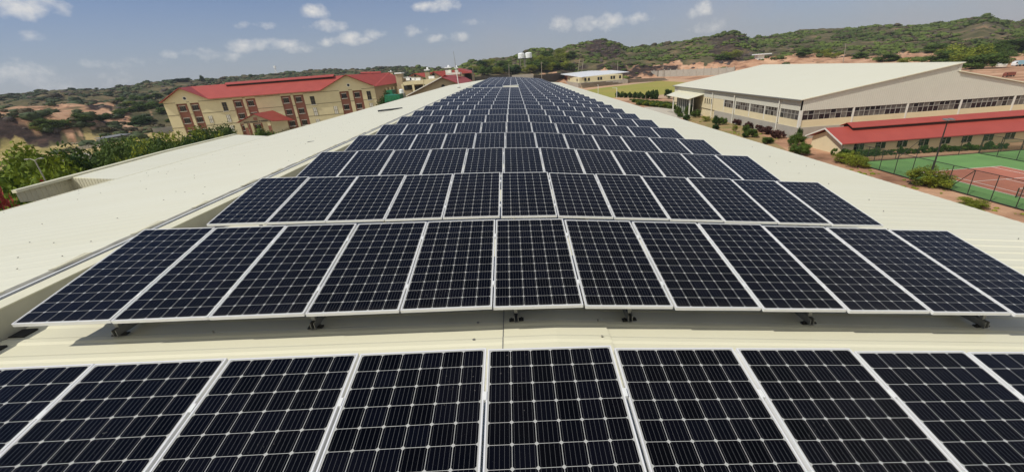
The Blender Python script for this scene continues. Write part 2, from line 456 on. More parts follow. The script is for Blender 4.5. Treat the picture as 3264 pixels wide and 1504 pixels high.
# ------------------------------------------------------------------ terrain
CA = lambda a, b: (1200 + a / 7.156, 190 + b / 7.156)
c2 = lambda a, b: (500 + a / 2.967, 150 + b / 2.967)
c3 = lambda a, b: (1200 + a / 2.967, 100 + b / 2.967)
c4 = lambda a, b: (1900 + a / 2.967, 50 + b / 2.967)
c5 = lambda a, b: (2564 + a / 2.967, 30 + b / 2.967)
c6 = lambda a, b: (2464 + a / 2.967, 350 + b / 2.967)
cB = lambda a, b: (1630 + a / 5.152, 130 + b / 5.152)
t1 = lambda a, b: (2650 + a / 4.195, 470 + b / 4.195)
t2 = lambda a, b: (2100 + a / 5.152, 250 + b / 5.152)
t3 = lambda a, b: (2764 + a / 5.152, 250 + b / 5.152)
cL = lambda a, b: (a / 5.152, 400 + b / 5.152)
g = lambda q: on(*q, z=G)

# per azimuth column: (distance, picture row) knots of the land surface, from flat ground out to the skyline
COLS = {
    -400: [(260, None), (275, 420), (480, 390), (720, 345)],
    0: [(255, None), (272, 378), (330, 368), (480, 343), (720, 309)],
    110: [(255, None), (272, 374), (330, 362), (480, 334), (720, 298)],
    210: [(258, None), (275, 380), (335, 362), (350, 350), (480, 325), (720, 282)],
    300: [(262, None), (300, 378), (340, 365), (356, 348), (470, 330), (720, 289)],
    385: [(268, None), (320, 362), (370, 345), (480, 322), (720, 277)],
    505: [(275, None), (340, 345), (480, 300), (720, 263)],
    663: [(300, None), (430, 300), (600, 272), (800, 256)],
    820: [(300, None), (430, 285), (600, 258), (800, 240)],
    1005: [(300, None), (430, 265), (600, 243), (800, 227)],
    1201: [(320, None), (450, 250), (600, 235), (800, 219)],
    1341: [(320, None), (450, 250), (600, 228), (800, 214)],
    1463: [(330, None), (420, 250), (520, 228), (620, 212)],
    1513: [(330, None), (410, 245), (560, 199)],
    1584: [(340, None), (410, 240), (580, 184)],
    1655: [(350, None), (420, 235), (500, 205), (600, 187)],
    1700: [(350, None), (420, 235), (500, 195), (600, 160)],
    1773: [(360, None), (430, 232), (500, 200), (620, 162)],
    1817: [(370, None), (430, 230), (500, 195), (640, 145)],
    1904: [(380, None), (430, 235), (445, 215), (520, 185), (640, 125)],
    1968: [(400, None), (432, 238), (446, 214), (520, 190), (640, 137)],
    1995: [(430, None), (444, 232), (456, 210), (520, 195), (690, 155)],
    2100: [(430, None), (444, 232), (456, 208), (520, 192), (690, 148)],
    2220: [(430, None), (444, 228), (456, 203), (520, 185), (660, 126)],
    2321: [(430, None), (444, 218), (458, 200), (520, 180), (640, 105)],
    2400: [(430, None), (444, 208), (460, 196), (540, 178), (800, 124)],
    2450: [(430, None), (444, 205), (460, 192), (540, 172), (820, 116)],
    2523: [(420, None), (440, 198), (480, 183), (560, 165), (900, 99)],
    2665: [(400, None), (440, 192), (480, 178), (560, 160), (900, 92)],
    2901: [(390, None), (430, 188), (480, 172), (560, 155), (880, 81)],
    3019: [(380, None), (420, 190), (480, 168), (560, 145), (800, 69)],
    3085: [(370, None), (410, 195), (470, 165), (560, 135), (760, 57)],
    3164: [(350, None), (390, 205), (450, 180), (560, 140), (800, 78)],
    3264: [(330, None), (370, 215), (430, 192), (480, 165), (800, 79)],
    3700: [(330, None), (370, 190), (430, 160), (480, 130), (800, 60)],
}
cz_az, cz_pts = [], []
for u in sorted(COLS):
    D = ray(u, 250); a = math.degrees(math.atan2(D[0], D[1]))
    pts = [(d, G if v is None else float(on(u, v, d=d)[2])) for d, v in COLS[u]]
    pts = [(0, G)] + pts + [(pts[-1][0] + 120, pts[-1][1] - 10), (2600, pts[-1][1] - 30)]
    cz_az.append(a); cz_pts.append(pts)
cz_az = np.array(cz_az)
dsamp = np.concatenate([np.arange(0, 240, 12), np.arange(240, 600, 5.0), np.arange(600, 960, 14), [1000, 1100, 1300, 1700, 2600]])
prof = np.array([np.interp(dsamp, [q[0] for q in p_], [q[1] for q in p_]) for p_ in cz_pts])


def terrain_base(a, d):
    a = np.clip(a, cz_az[0], cz_az[-1])
    i = np.clip(np.searchsorted(cz_az, a) - 1, 0, len(cz_az) - 2)
    t = (a - cz_az[i]) / (cz_az[i + 1] - cz_az[i])
    j = np.clip(np.searchsorted(dsamp, d) - 1, 0, len(dsamp) - 2)
    s = (d - dsamp[j]) / (dsamp[j + 1] - dsamp[j])
    z0 = prof[i, j] * (1 - s) + prof[i, j + 1] * s
    z1 = prof[i + 1, j] * (1 - s) + prof[i + 1, j + 1] * s
    return z0 * (1 - t) + z1 * t


def TZ(x, y):
    return 2.6 * mnoise.fractal(Vector((x * 0.018, y * 0.018, 3.1)), 0.8, 2.0, 6) + 2.0 * mnoise.noise(Vector((x * .07, y * .07, 1.0))) + .9 * mnoise.noise(Vector((x * .21, y * .21, 5.0)))


def terrain_z(x, y):
    a = math.degrees(math.atan2(x - CAM[0], y)); d = math.hypot(x - CAM[0], y)
    z = float(terrain_base(np.array(a), np.array(d)))
    k = min(1.0, max(0.0, (z - G) / 8.0))
    if k > 0:
        z += k * TZ(x, y)
    return z


def hit(u, v, dmin=60, dmax=1100):
    """walk the line of sight until it meets the land"""
    D = ray(u, v); hxy = math.hypot(D[0], D[1]); d = dmin
    while d < dmax:
        P = CAM + D * (d / hxy)
        if P[2] <= terrain_z(P[0], P[1]): return P
        d += 2.0
    return None


def reg(u0, u1, v0, v1, soft=12):
    return (u0, u1, v0, v1)


# areas of bare sand, of dry grass and of rock, each by bearing and distance
AZ = lambda u: math.degrees(math.atan2(*ray(u, 250)[:2]))
SANDY = [(AZ(-300), AZ(420), 270, 420, .60), (AZ(150), AZ(420), 262, 330, .9), (AZ(1960), AZ(2440), 395, 470, .95), (AZ(2400), AZ(2640), 400, 520, .95), (AZ(2600), AZ(3100), 330, 490, .82),
         (AZ(3050), 100, 165, 490, .92), (AZ(2250), 179, 14, 165, .80), (AZ(1700), AZ(2250), 330, 420, .75), (AZ(1900), AZ(2400), 330, 430, .8), (AZ(1640), AZ(2200), 120, 330, .6)]
GRASSY = [(-170, AZ(560), 30, 258, .9), (AZ(560), AZ(1500), 40, 260, .5)]
ROCKY = [(AZ(-300), AZ(190), 258, 270, .98), (AZ(150), AZ(400), 338, 360, .8), (AZ(1890), AZ(2200), 436, 462, .7), (AZ(1850), AZ(1990), 520, 640, .75), (AZ(2230), AZ(2400), 455, 640, .62), (AZ(1740), AZ(1900), 425, 470, .6)]


def areaf(lst, a, d):
    out = np.zeros_like(a)
    if True:
        w1 = np.sin(a * 1.31 + d * .013) * .9 + np.sin(a * 3.7 - d * .031) * .6 + np.sin(a * 9.1 + d * .07) * .3
        w2 = np.sin(a * .83 + 1.7) * 11 + np.sin(a * 2.9 + d * .02) * 7 + np.sin(a * 7.3 + 2) * 4
        k_ = .45 if lst is ROCKY else 1.0
        a = a + w1 * (1 if lst is not ROCKY else .8); d = d + w2 * k_
    for a0, a1, d0, d1, w in lst:
        wa = np.clip((a - a0) / 1.5, 0, 1) * np.clip((a1 - a) / 1.5, 0, 1)
        wd = np.clip((d - d0) / 8 + .5, 0, 1) * np.clip((d1 - d) / 8 + .5, 0, 1)
        out = np.maximum(out, w * wa * wd)
    return out


azs_ = np.concatenate([np.arange(-180, -62, 6), np.arange(-62, 62.01, 0.3), np.arange(66, 180, 6)])
dd_ = np.concatenate([[4, 12, 25], np.arange(40, 240, 12), np.arange(240, 600, 4.0), np.arange(600, 960, 12), [1000, 1100, 1300, 1700, 2600]])
AA, DD = np.meshgrid(azs_, dd_, indexing='ij')
XX = CAM[0] + DD * np.sin(np.radians(AA)); YY = DD * np.cos(np.radians(AA))
ZZ = terrain_base(AA, np.minimum(DD, 2600)).astype(float)
for i in range(AA.shape[0]):
    for j in range(AA.shape[1]):
        k = min(1.0, max(0.0, (ZZ[i, j] - G) / 8.0))
        if k > 0: ZZ[i, j] += k * TZ(XX[i, j], YY[i, j])
na, nd_ = AA.shape
verts = np.stack([XX, YY, ZZ], -1).reshape(-1, 3)
ii, jj = np.meshgrid(np.arange(na), np.arange(nd_ - 1), indexing='ij')
i2 = (ii + 1) % na
faces = np.stack([ii * nd_ + jj, ii * nd_ + jj + 1, i2 * nd_ + jj + 1, i2 * nd_ + jj], -1).reshape(-1, 4)
me = bpy.data.meshes.new('ground')
vl = verts.tolist() + [(CAM[0], 0, G)]
fl_ = faces.tolist() + [(len(vl) - 1, i * nd_, ((i + 1) % na) * nd_) for i in range(na)]
me.from_pydata(vl, [], fl_)
me.polygons.foreach_set('use_smooth', [True] * len(fl_))
for nm, lst in (('sandy', SANDY), ('grassy', GRASSY), ('rocky', ROCKY)):
    at = me.attributes.new(nm, 'FLOAT', 'POINT')
    at.data.foreach_set('value', np.append(areaf(lst, AA, DD).reshape(-1), 0.0).astype(np.float32))
me.materials.append(MAT['terrain_soil'])
me.update()
ground = bpy.data.objects.new('ground', me); col.objects.link(ground); tag(ground, kind='structure')


def sheet(name, pts, m, lift=0.02, kind='structure', z=None):
    mb = MB(); mb.add([(q[0], q[1], (G if z is None else z) + lift) for q in pts], [tuple(range(len(pts)))], m)
    o = mb.build(name); tag(o, kind=kind); return o


# ------------------------------------------------------------------ the building underfoot: roof, ridge, parapet, gutter, canopy
XR, SL, SR = 0.5145, 0.0495, 0.1125
ROOF_Y0, ROOF_Y1 = -6.0, 109.0
XE = 11.9


def zr(x): return -0.40 + (SL * (XR - x) if x < XR else -SR * (x - XR))


hall = empty('hall_building', (0, 0, G), 'long building underfoot with cream ribbed metal roof carrying all the solar panels', 'building')


def ribbed(x_st, z_st, y0, y1, m, name, pitch=0.333, rib=0.024, parent=hall, foot=0.14):
    """sheet ribbed across the ridge line: trapezoid ribs running along x"""
    ys, hs = [], []
    y = y0
    while y < y1:
        for dy, h in ((0, 0), (pitch - foot - 0.0, 0), (pitch - foot * .72, rib), (pitch - foot * .28, rib)):
            ys.append(y + dy); hs.append(h)
        y += pitch
    ys.append(y); hs.append(0)
    mb = MB(); vs = []; n = len(ys)
    for x, z in zip(x_st, z_st):
        for yy, h in zip(ys, hs): vs.append((x, yy, z + h))
    fs = []
    for i in range(len(x_st) - 1):
        for j in range(n - 1): fs.append((i * n + j, (i + 1) * n + j, (i + 1) * n + j + 1, i * n + j + 1))
    mb.add(vs, fs, m)
    return mb.build(name, parent)


xs = [-5.83, -4.5, -3, -1.5, 0, XR, 1.5, 3, 5, 7, 9, XE]
YS = ROOF_Y0 + .333 * 41
ribbed(xs, [zr(x) for x in xs], ROOF_Y0, YS - .3, 'cream_roof', 'roof_sheet', rib=0.012)
ribbed(xs, [zr(x) for x in xs], YS, ROOF_Y1, 'cream_roof', 'roof_sheet', rib=0.0035)
xs = [-0.09, 0.2, XR, 0.8, 1.12]
ribbed(xs, [zr(x) + 0.007 for x in xs], ROOF_Y0 + 0.012, YS - .3, 'cream_roof', 'ridge_cap', rib=0.012)
ribbed(xs, [zr(x) + 0.007 for x in xs], YS + .012, ROOF_Y1, 'cream_roof', 'ridge_cap', rib=0.0035)
xs = [-15.0, -13, -11, -9, -7.6, -6.47]
ribbed(xs, [0.20 + (x + 6.47) * 0.080 for x in xs], ROOF_Y0, ROOF_Y1, 'cream_roof', 'outer_roof_sheet', rib=0.0025)
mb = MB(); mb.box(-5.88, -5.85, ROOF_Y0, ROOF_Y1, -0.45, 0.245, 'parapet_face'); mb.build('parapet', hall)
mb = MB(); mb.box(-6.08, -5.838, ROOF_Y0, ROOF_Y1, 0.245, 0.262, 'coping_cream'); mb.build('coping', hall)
mb = MB()
mb.box(-6.20, -6.08, ROOF_Y0, ROOF_Y1, 0.215, 0.23, 'gutter_grey'); mb.box(-6.092, -6.081, ROOF_Y0, ROOF_Y1, 0.23, 0.245, 'gutter_grey')
mb.build('gutter', hall)
mb = MB(); mb.box(-6.235, -6.20, ROOF_Y0, ROOF_Y1, 0.20, 0.252, 'white_metal'); mb.build('gutter_lip', hall)
mb = MB(); vs = []; n = 0
yy = ROOF_Y0
while yy < ROOF_Y1:      # flashing strip with a torn, lifted edge
    e = 0.035 * mnoise.noise(Vector((yy * 1.7, 0, 0))) + 0.02 * mnoise.noise(Vector((yy * 6, 4, 0)))
    vs += [(-6.235, yy, 0.225), (-6.36, yy, 0.205), (-6.47 - e, yy, 0.215 + abs(e) * .5)]; yy += 0.25; n += 1
mb.add(vs, [(3 * i + k, 3 * i + 3 + k, 3 * i + 4 + k, 3 * i + 1 + k) for i in range(n - 1) for k in (0, 1)], 'flashing_dull'); mb.build('flashing', hall)
mb = MB()
mb.box(-14.6, XE - 0.3, ROOF_Y0 + .3, ROOF_Y1 - .3, G, -2.6, 'grey_wall')
mb.build('wall', hall)
mb = MB(); mb.box(-15.06, -14.99, ROOF_Y0, ROOF_Y1, -0.70, -0.475, 'coping_cream'); mb.box(XE - .01, XE + .05, ROOF_Y0, ROOF_Y1, -1.86, -1.70, 'coping_cream')
mb.build('eave_fascia', hall)
# entrance canopy on the left, an open frame at its near end
mb = MB()
mb.slab([(-14.98, 16.3, -0.49), (-14.98, 27.2, -0.49), (-18.35, 29.3, -0.46), (-18.1, 20, -0.46), (-17.75, 17.3, -0.44)], 0.12, 'cream_roof')
cnp = mb.build('canopy_roof', hall)
mb = MB()
mb.slab([(-17.52, 15.05, -0.385), (-17.36, 15.05, -0.385), (-17.50, 17.3, -0.385), (-18.15, 22.9, -0.40), (-18.22, 29.3, -0.40), (-18.42, 29.3, -0.40), (-18.38, 22.9, -0.40), (-17.74, 17.3, -0.385)], 0.10, 'coping_cream')
mb.build('canopy_coping', hall)
mb = MB()
def cface(a, b, za, zb, n):
    for i in range(n):
        p, q = np.array(a) + (np.array(b) - np.array(a)) * i / n, np.array(a) + (np.array(b) - np.array(a)) * (i + 1) / n; o_ = .012 if i % 2 else 0
        t0, t1_ = i / n, (i + 1) / n; z0, z1 = za + (zb - za) * t0, za + (zb - za) * t1_
        nrm = np.array([(b[1] - a[1]), -(b[0] - a[0])]); nrm = nrm / np.linalg.norm(nrm) * o_
        mb.prism([(p[0] + nrm[0], p[1] + nrm[1], z0), (q[0] + nrm[0], q[1] + nrm[1], z1), (q[0] + nrm[0], q[1] + nrm[1], -.48), (p[0] + nrm[0], p[1] + nrm[1], -.48)], tuple(-6 * nrm) + (0,) if o_ else (-.05, .05, 0), 'parapet_face')
cface((-17.50, 15.12), (-17.66, 17.25), -.83, -1.3, 22); cface((-17.66, 17.25), (-14.95, 16.25), -1.3, -1.3, 30)
mb.build('canopy_fascia', hall)
for (px_, py_) in ((-17.4, 21), (-17.8, 28.6)):
    mb = MB(); mb.box(px_ - .2, px_ + .2, py_ - .2, py_ + .2, G, -0.6, 'grey_wall'); mb.build('canopy_column', hall)
mb = MB(); yy = ROOF_Y0
while yy < 14:
    mb.box(-5.835, -5.66, yy + .02, yy + .333 - .15, zr(-5.7) - .01, zr(-5.7) + .022, 'rubber'); yy += .333
q_ = mb.build('closure_strip', hall); q_['kind'] = 'stuff'
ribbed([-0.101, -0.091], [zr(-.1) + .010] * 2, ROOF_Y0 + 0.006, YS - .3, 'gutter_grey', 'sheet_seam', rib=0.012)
# fixing screws scattered on the sheets near the camera
mb = MB()
for k in range(150):
    x = random.uniform(-5.5, 9); y = random.uniform(3.0, 7.0)
    if k < 110: x = random.uniform(-14.5, -6.8); y = random.uniform(3, 30)
    elif k < 130: x = random.uniform(7.2, 11.5); y = random.uniform(3, 22)
    z = (zr(x) if x > -6 else 0.20 + (x + 6.47) * 0.080)
    yy = ROOF_Y0 + 0.333 * round((y - ROOF_Y0) / 0.333) - 0.05
    mb.bar((x, yy, z + 0.02), (x, yy, z + (0.045 if x > -6 else 0.032)), 0.010, 'flashing_dull', seg=6)
for x, y in ((-.42, 3.95), (-.40, 4.29), (-.41, 3.62), (-.38, 4.62)):
    mb.bar((x, y, zr(x)), (x, y, zr(x) + .02), 0.017, 'galv_steel', seg=8)
sc_ = mb.build('roof_screws', hall); tag(sc_, kind='stuff')

# ------------------------------------------------------------------ solar panels
PW, PLEN, PT, TILT, PITCH_X = 0.992, 1.956, 0.04, 0.1714, 1.012


def panel_meshes(simple=False):
    fr = MB(); w, l, t = PW, PLEN, PT; b = 0.011 if not simple else 0.016
    x0, x1 = -w / 2, w / 2
    fr.box(x0, x0 + b, 0, l, -t, 0.0, 'alu_frame'); fr.box(x1 - b, x1, 0, l, -t, 0.0, 'alu_frame')
    fr.box(x0 + b, x1 - b, 0, b, -t, 0.0, 'alu_frame'); fr.box(x0 + b, x1 - b, l - b, l, -t, 0.0, 'alu_frame')
    gl = MB(); gl.box(x0 + b, x1 - b, b, l - b, -0.008, -0.0025, 'pv_cells')
    return fr, gl


def uv_cells(me_, mi=0):
    uv = me_.uv_layers.new(name='UVMap')
    mg = 0.020
    for poly in me_.polygons:
        for li in poly.loop_indices:
            v = me_.vertices[me_.loops[li].vertex_index].co
            uv.data[li].uv = ((v.x + PW / 2 - mg) / (PW - 2 * mg) * 6, (v.y - 0.021) / (PLEN - 0.042) * 12)


fr, gl = panel_meshes()
me_frame = fr.mesh('frame'); me_glass = gl.mesh('cell_sheet'); uv_cells(me_glass)
both = MB()
for q in (fr, gl):
    o = len(both.v); both.v += q.v
    for f_, k in zip(q.f, q.m): both.f.append(tuple(o + i for i in f_)); both.m.append(both.mi(q.mats[k]))
me_both = both.mesh('solar_panel'); uv_cells(me_both)
me_clamps = []
for yy in (0.42, 1.50):
    cl_mb = MB(); cl_mb.box(PW / 2 - 0.001, PW / 2 + 0.021, yy - 0.035, yy + 0.035, -0.035, 0.004, 'white_metal'); me_clamps.append(cl_mb.mesh('clamp'))


def panel_matrix(x0, x1, yb):
    za = (SL * (XR - x0) if x0 < XR else -SR * (x0 - XR)); zb = (SL * (XR - x1) if x1 < XR else -SR * (x1 - XR))
    e1 = np.array([x1 - x0, 0, zb - za]); e1 /= np.linalg.norm(e1)
    e2 = np.array([0, math.cos(TILT), math.sin(TILT)]); e3 = np.cross(e1, e2); e3 /= np.linalg.norm(e3); e1 = np.cross(e2, e3)
    M = Matrix((e1.tolist(), e2.tolist(), e3.tolist())).transposed().to_4x4()
    M.translation = ((x0 + x1) / 2, yb, (za + zb) / 2)
    return M


cells = []
for k in range(1, 37):
    yb = 0.8712 if k == 1 else 3.9968 + 3.06 * (k - 2)
    dx = {1: -0.136, 2: -0.175, 3: -0.171}.get(k, -0.172)
    for j in range(-5, 7):
        if k in (18, 19) and j < 1: continue
        cells.append((k, j, yb, dx))
far_cells = []
count = 0
for (k, j, yb, dx) in cells:
    x0 = j * PITCH_X + dx; x1 = x0 + PITCH_X
    M = panel_matrix(x0, x1, yb)
    J = Matrix.Translation((random.uniform(-.003, .003), random.uniform(-.004, .004), random.uniform(-.002, .003)))
    M = J @ M @ Matrix.Rotation(random.uniform(-.002, .002), 4, 'Z') @ Matrix.Rotation(random.uniform(-.004, .004), 4, 'X') @ Matrix.Rotation(random.uniform(-.003, .003), 4, 'Y')
    if count >= 300:
        far_cells.append(M); continue
    count += 1
    row = 'front' if k == 1 else ORD[k - 1]
    if k in (18, 19): colname = ORD[j - 1] + ' from the left end of its short row'
    else: colname = 'leftmost' if j == -5 else ('rightmost' if j == 6 else ORD[j + 5] + ' from left')
    if k == 1: lab = f'dark solar panel in the front row nearest the camera, {colname} of twelve'
    elif k in (18, 19): lab = f'solar panel {colname.replace(" from the left end of its short row", "")} from left in short row, {"nearer" if k == 18 else "farther"} of two'
    else: lab = f'dark solar panel, {colname}, in the {row} row from the camera'
    if k <= 10:
        r = bpy.data.objects.new('solar_panel', None); r.empty_display_size = 0.3; col.objects.link(r)
        for nm, me_ in (('frame', me_frame), ('cell_sheet', me_glass)) + ((('clamp', me_clamps[0]), ('clamp', me_clamps[1])) if (k <= 5 and j < 6) else ()):
            o = bpy.data.objects.new(nm, me_); col.objects.link(o); o.parent = r
    else:
        r = bpy.data.objects.new('solar_panel', me_both); col.objects.link(r)
    r.matrix_world = M
    tag(r, lab, 'solar panel', 'solar panels in rows on the roof')
fm = both.v; base = np.array(fm); fb = both.f
V, Fc, Mi = [], [], []
for M in far_cells:
    A = np.array(M); q = base @ A[:3, :3].T + A[:3, 3]; o = len(V)
    V += q.tolist(); Fc += [tuple(o + i for i in f_) for f_ in fb]; Mi += both.m
me_ = bpy.data.meshes.new('distant_solar_panels'); me_.from_pydata(V, [], Fc)
for n_ in both.mats: me_.materials.append(MAT[n_])
me_.polygons.foreach_set('material_index', Mi)
uv = me_.uv_layers.new(name='UVMap'); src = me_both.uv_layers['UVMap'].data
nl = len(src); buf = np.zeros(nl * 2, np.float32); src.foreach_get('uv', buf)
uv.data.foreach_set('uv', np.tile(buf, len(far_cells)))
o = bpy.data.objects.new('distant_solar_panels', me_); col.objects.link(o)
tag(o, 'farthest rows of solar panels merging together at the far end of the roof', 'solar panels', kind='stuff')

# mounting rails: channel along y on the sheet, foot either side, short post to the frame
rail_x = [-4.52, -2.30, 0.06, 1.42, 3.67, 5.95]
for k in (1, 2, 3):
    yb = 0.8712 if k == 1 else 3.9968 + 3.06 * (k - 2)
    for i, x in enumerate(rail_x):
        z = zr(x) + 0.03
        side = ['leftmost', 'second from left', 'third from left', 'third from right', 'second from right', 'rightmost'][i]
        r = empty('mounting_rail', (x, yb + .25, z), f'dark metal channel rail under the {["front", "second", "third"][k-1]} row of panels, {side} of six', 'mounting rail', 'mounting rails under the panel rows')
        mb = MB(); y0, y1 = yb + .24, yb + 1.8
        mb.box(x - .025, x + .025, y0, y1, z, z + .008, 'galv_steel'); mb.box(x - .025, x - .019, y0, y1, z + .008, z + .09, 'galv_steel'); mb.box(x + .019, x + .025, y0, y1, z + .008, z + .09, 'galv_steel')
        mb.build('rail', r)
        mb = MB(); zp = zr(x) + .40 + .24 * math.tan(TILT) - .05
        mb.box(x - .02, x + .02, yb + .30, yb + .34, z + .09, zp + .03, 'galv_steel'); mb.build('post', r)
        for s_ in (-1, 1):
            mb = MB(); mb.box(min(x + s_ * .026, x + s_ * .085), max(x + s_ * .026, x + s_ * .085), yb + .27, yb + .33, z - .005, z + .008, 'dark_steel')
            mb.bar((x + s_ * .06, yb + .30, z + .008), (x + s_ * .06, yb + .30, z + .03), .012, 'dark_steel')
            mb.build('foot', r)

t_ = empty('cable_loop', (-1.2, 4.5, zr(-1.2)), 'thin black cable sagging along the underside of the second panel row', 'cable')
mb = MB(); pr_ = None
for i in range(97):
    x = -4.6 + i * .1; z = (SL * (XR - x) if x < XR else -SR * (x - XR)) - .10 - .05 * abs(math.sin(i * .31)); q = (x, 4.32 + .02 * math.sin(i * .9), z)
    if pr_: mb.bar(pr_, q, .006, 'rubber', seg=5)
    pr_ = q
mb.build('cable', t_)
# cable tray and long box in the gap of the array
t_ = empty('cable_tray', (-2.5, 55, zr(-2.5)), 'white cable tray on short legs crossing the gap in the distant left rows', 'cable tray')
mb = MB(); mb.slab([(-5.2, 53.2, 0.42), (0.75, 53.2, 0.14), (0.75, 53.6, 0.14), (-5.2, 53.6, 0.42)], .12, 'white_metal'); mb.build('tray', t_)
mb = MB(); mb.slab([(-5.2, 56.9, 0.42), (0.75, 56.9, 0.14), (0.75, 57.3, 0.14), (-5.2, 57.3, 0.42)], .08, 'white_metal'); mb.build('rail', t_)
for x in (-4.2, -2.2, -0.2):
    mb = MB(); mb.box(x - .04, x + .04, 53.3, 57.2, zr(x), zr(x) + .3, 'galv_steel'); mb.build('leg', t_)
t_ = empty('junction_box', (-.1, 58, zr(0)), 'long pinkish white metal box beside the cable tray gap among the distant panels', 'box')
mb = MB(); mb.box(-1.1, 0.9, 58.0, 58.5, -.35, 0.30, 'trim_white'); mb.build('case', t_)
mb = MB(); mb.box(-1.13, 0.93, 57.97, 58.53, 0.30, 0.34, 'white_metal'); mb.build('lid', t_)

# lightning rod near the left gutter
B_ = on(1463, 280, z=.26); T_ = on(1445, 164, d=math.hypot(*(B_ - CAM)[:2]))
r = empty('lightning_rod', B_, 'tall thin white rod standing at the left gutter of the panel roof', 'lightning rod')
mb = MB(); mb.bar(B_, B_ + (T_ - B_) * .55, .06, 'white_metal', r2=.045); mb.bar(B_ + (T_ - B_) * .55, T_, .045, 'galv_steel', r2=.02); mb.build('pole', r)
mb = MB(); mb.box(B_[0] - .2, B_[0] + .2, B_[1] - .2, B_[1] + .2, B_[2] - .04, B_[2] + .05, 'galv_steel'); mb.build('base_plate', r)
# stray offcut on the outer roof
P = on(1205, 357, z=-.02); q = MB(); q.prism([P, P + (1.6, 1.2, 0.0), P + (1.5, 1.5, .03), P + (-.1, .3, .03)], (0, 0, .07), 'dark_steel')
o = q.build('metal_offcut'); tag(o, 'dark strip of scrap metal lying on the left cream roof slope', 'scrap metal')
for i, (u, v) in enumerate(((980, 455), (1105, 432))):
    P = on(u, v, z=0.0); q = MB(); q.prism([P, P + (.25, .1, 0), P + (.22, .2, 0), P + (-.02, .1, 0)], (0, 0, .03), 'gutter_grey')
    o = q.build('debris_chip'); tag(o, ['small grey debris chip on the left roof, nearer the camera', 'small grey debris chip on the left roof, farther up near the gutter'][i], 'debris', 'debris chips on the roof')
# peeling sealant strips along the gutter
for i in range(14):
    y = 4.5 + i * 1.35 + random.uniform(-.3, .3); x = -6.40 + random.uniform(-.05, .04); L_ = random.uniform(.35, .8)
    q = MB(); q.prism([(x, y, .235), (x + .05, y + L_ * .1, .235), (x + .07, y + L_, .24), (x + .01, y + L_ * .9, .26)], (0, 0, .012), 'coping_cream')
    o = q.build('sealant_strip'); tag(o, f'loose pale sealant strip on the flashing beside the gutter, {ORD[i]} from the camera', 'sealant strip', 'sealant strips along the gutter')
#PART2
# ------------------------------------------------------------------ vegetation makers
def fast_mesh(name, V, F, tone=None, m=None, tonename='tone'):
    V = np.asarray(V, np.float32); F = np.asarray(F, np.int32); k = F.shape[1]
    me = bpy.data.meshes.new(name)
    me.vertices.add(len(V)); me.vertices.foreach_set('co', V.reshape(-1))
    me.loops.add(F.size); me.loops.foreach_set('vertex_index', F.reshape(-1))
    me.polygons.add(len(F)); me.polygons.foreach_set('loop_start', np.arange(0, F.size, k, dtype=np.int32))
    try: me.polygons.foreach_set('loop_total', np.full(len(F), k, np.int32))
    except Exception: pass
    if tone is not None:
        at = me.attributes.new(tonename, 'FLOAT', 'POINT'); at.data.foreach_set('value', np.asarray(tone, np.float32))
    if m: me.materials.append(MAT[m])
    me.update(calc_edges=True); me.validate()
    return me


def ico():
    t = (1 + 5 ** .5) / 2
    v = np.array([(-1, t, 0), (1, t, 0), (-1, -t, 0), (1, -t, 0), (0, -1, t), (0, 1, t), (0, -1, -t), (0, 1, -t), (t, 0, -1), (t, 0, 1), (-t, 0, -1), (-t, 0, 1)], float)
    v /= np.linalg.norm(v[0])
    f = [(0, 11, 5), (0, 5, 1), (0, 1, 7), (0, 7, 10), (0, 10, 11), (1, 5, 9), (5, 11, 4), (11, 10, 2), (10, 7, 6), (7, 1, 8), (3, 9, 4), (3, 4, 2), (3, 2, 6), (3, 6, 8), (3, 8, 9), (4, 9, 5), (2, 4, 11), (6, 2, 10), (8, 6, 7), (9, 8, 1)]
    v = v.tolist(); mid = {}; nf = []
    def mm(a, b):
        k = (min(a, b), max(a, b))
        if k not in mid:
            q = (np.array(v[a]) + np.array(v[b])) / 2; q /= np.linalg.norm(q); v.append(q.tolist()); mid[k] = len(v) - 1
        return mid[k]
    for a, b, c in f:
        x, y, z = mm(a, b), mm(b, c), mm(c, a); nf += [(a, x, z), (b, y, x), (c, z, y), (x, y, z)]
    return np.array(v), np.array(nf)


ICO_V, ICO_F = ico()


def leaves(C, size, r, up=0.35):
    """a triangle-pair leaf clump at each centre"""
    n = len(C)
    d1 = r.normal(size=(n, 3)); d1[:, 2] *= 0.6; d1 /= np.linalg.norm(d1, axis=1)[:, None]
    nn = r.normal(size=(n, 3)); nn[:, 2] = np.abs(nn[:, 2]) + up; d2 = np.cross(nn, d1); d2 /= np.linalg.norm(d2, axis=1)[:, None] + 1e-9
    s = size * r.uniform(.55, 1.25, n)[:, None]
    V = np.stack([C - d1 * s, C + d2 * s * .55, C + d1 * s, C - d2 * s * .55], 1).reshape(-1, 3)
    F = np.arange(4 * n).reshape(n, 4)
    return V, F


def bush_proto(seed, nl=70, flat=0.7):
    r = np.random.default_rng(seed)
    V = ICO_V * (1 + r.uniform(-.30, .22, (len(ICO_V), 1))) * np.array([.8, .8, flat * .8]) + np.array([0, 0, flat * .55])
    T = r.uniform(0, .5, len(V)); F = ICO_F
    C = r.normal(size=(nl, 3)); C /= np.linalg.norm(C, axis=1)[:, None]; C[:, 2] = np.abs(C[:, 2])
    C = C * r.uniform(.75, 1.12, (nl, 1)) * np.array([1, 1, flat]) + np.array([0, 0, flat * .25])
    LV, LF = leaves(C, .27, r)
    tri = np.concatenate([LF[:, [0, 1, 2]], LF[:, [0, 2, 3]]]) + len(V)
    return np.concatenate([V, LV]), np.concatenate([F, tri]), np.concatenate([T, np.repeat(r.uniform(.1, 1, nl), 4)])


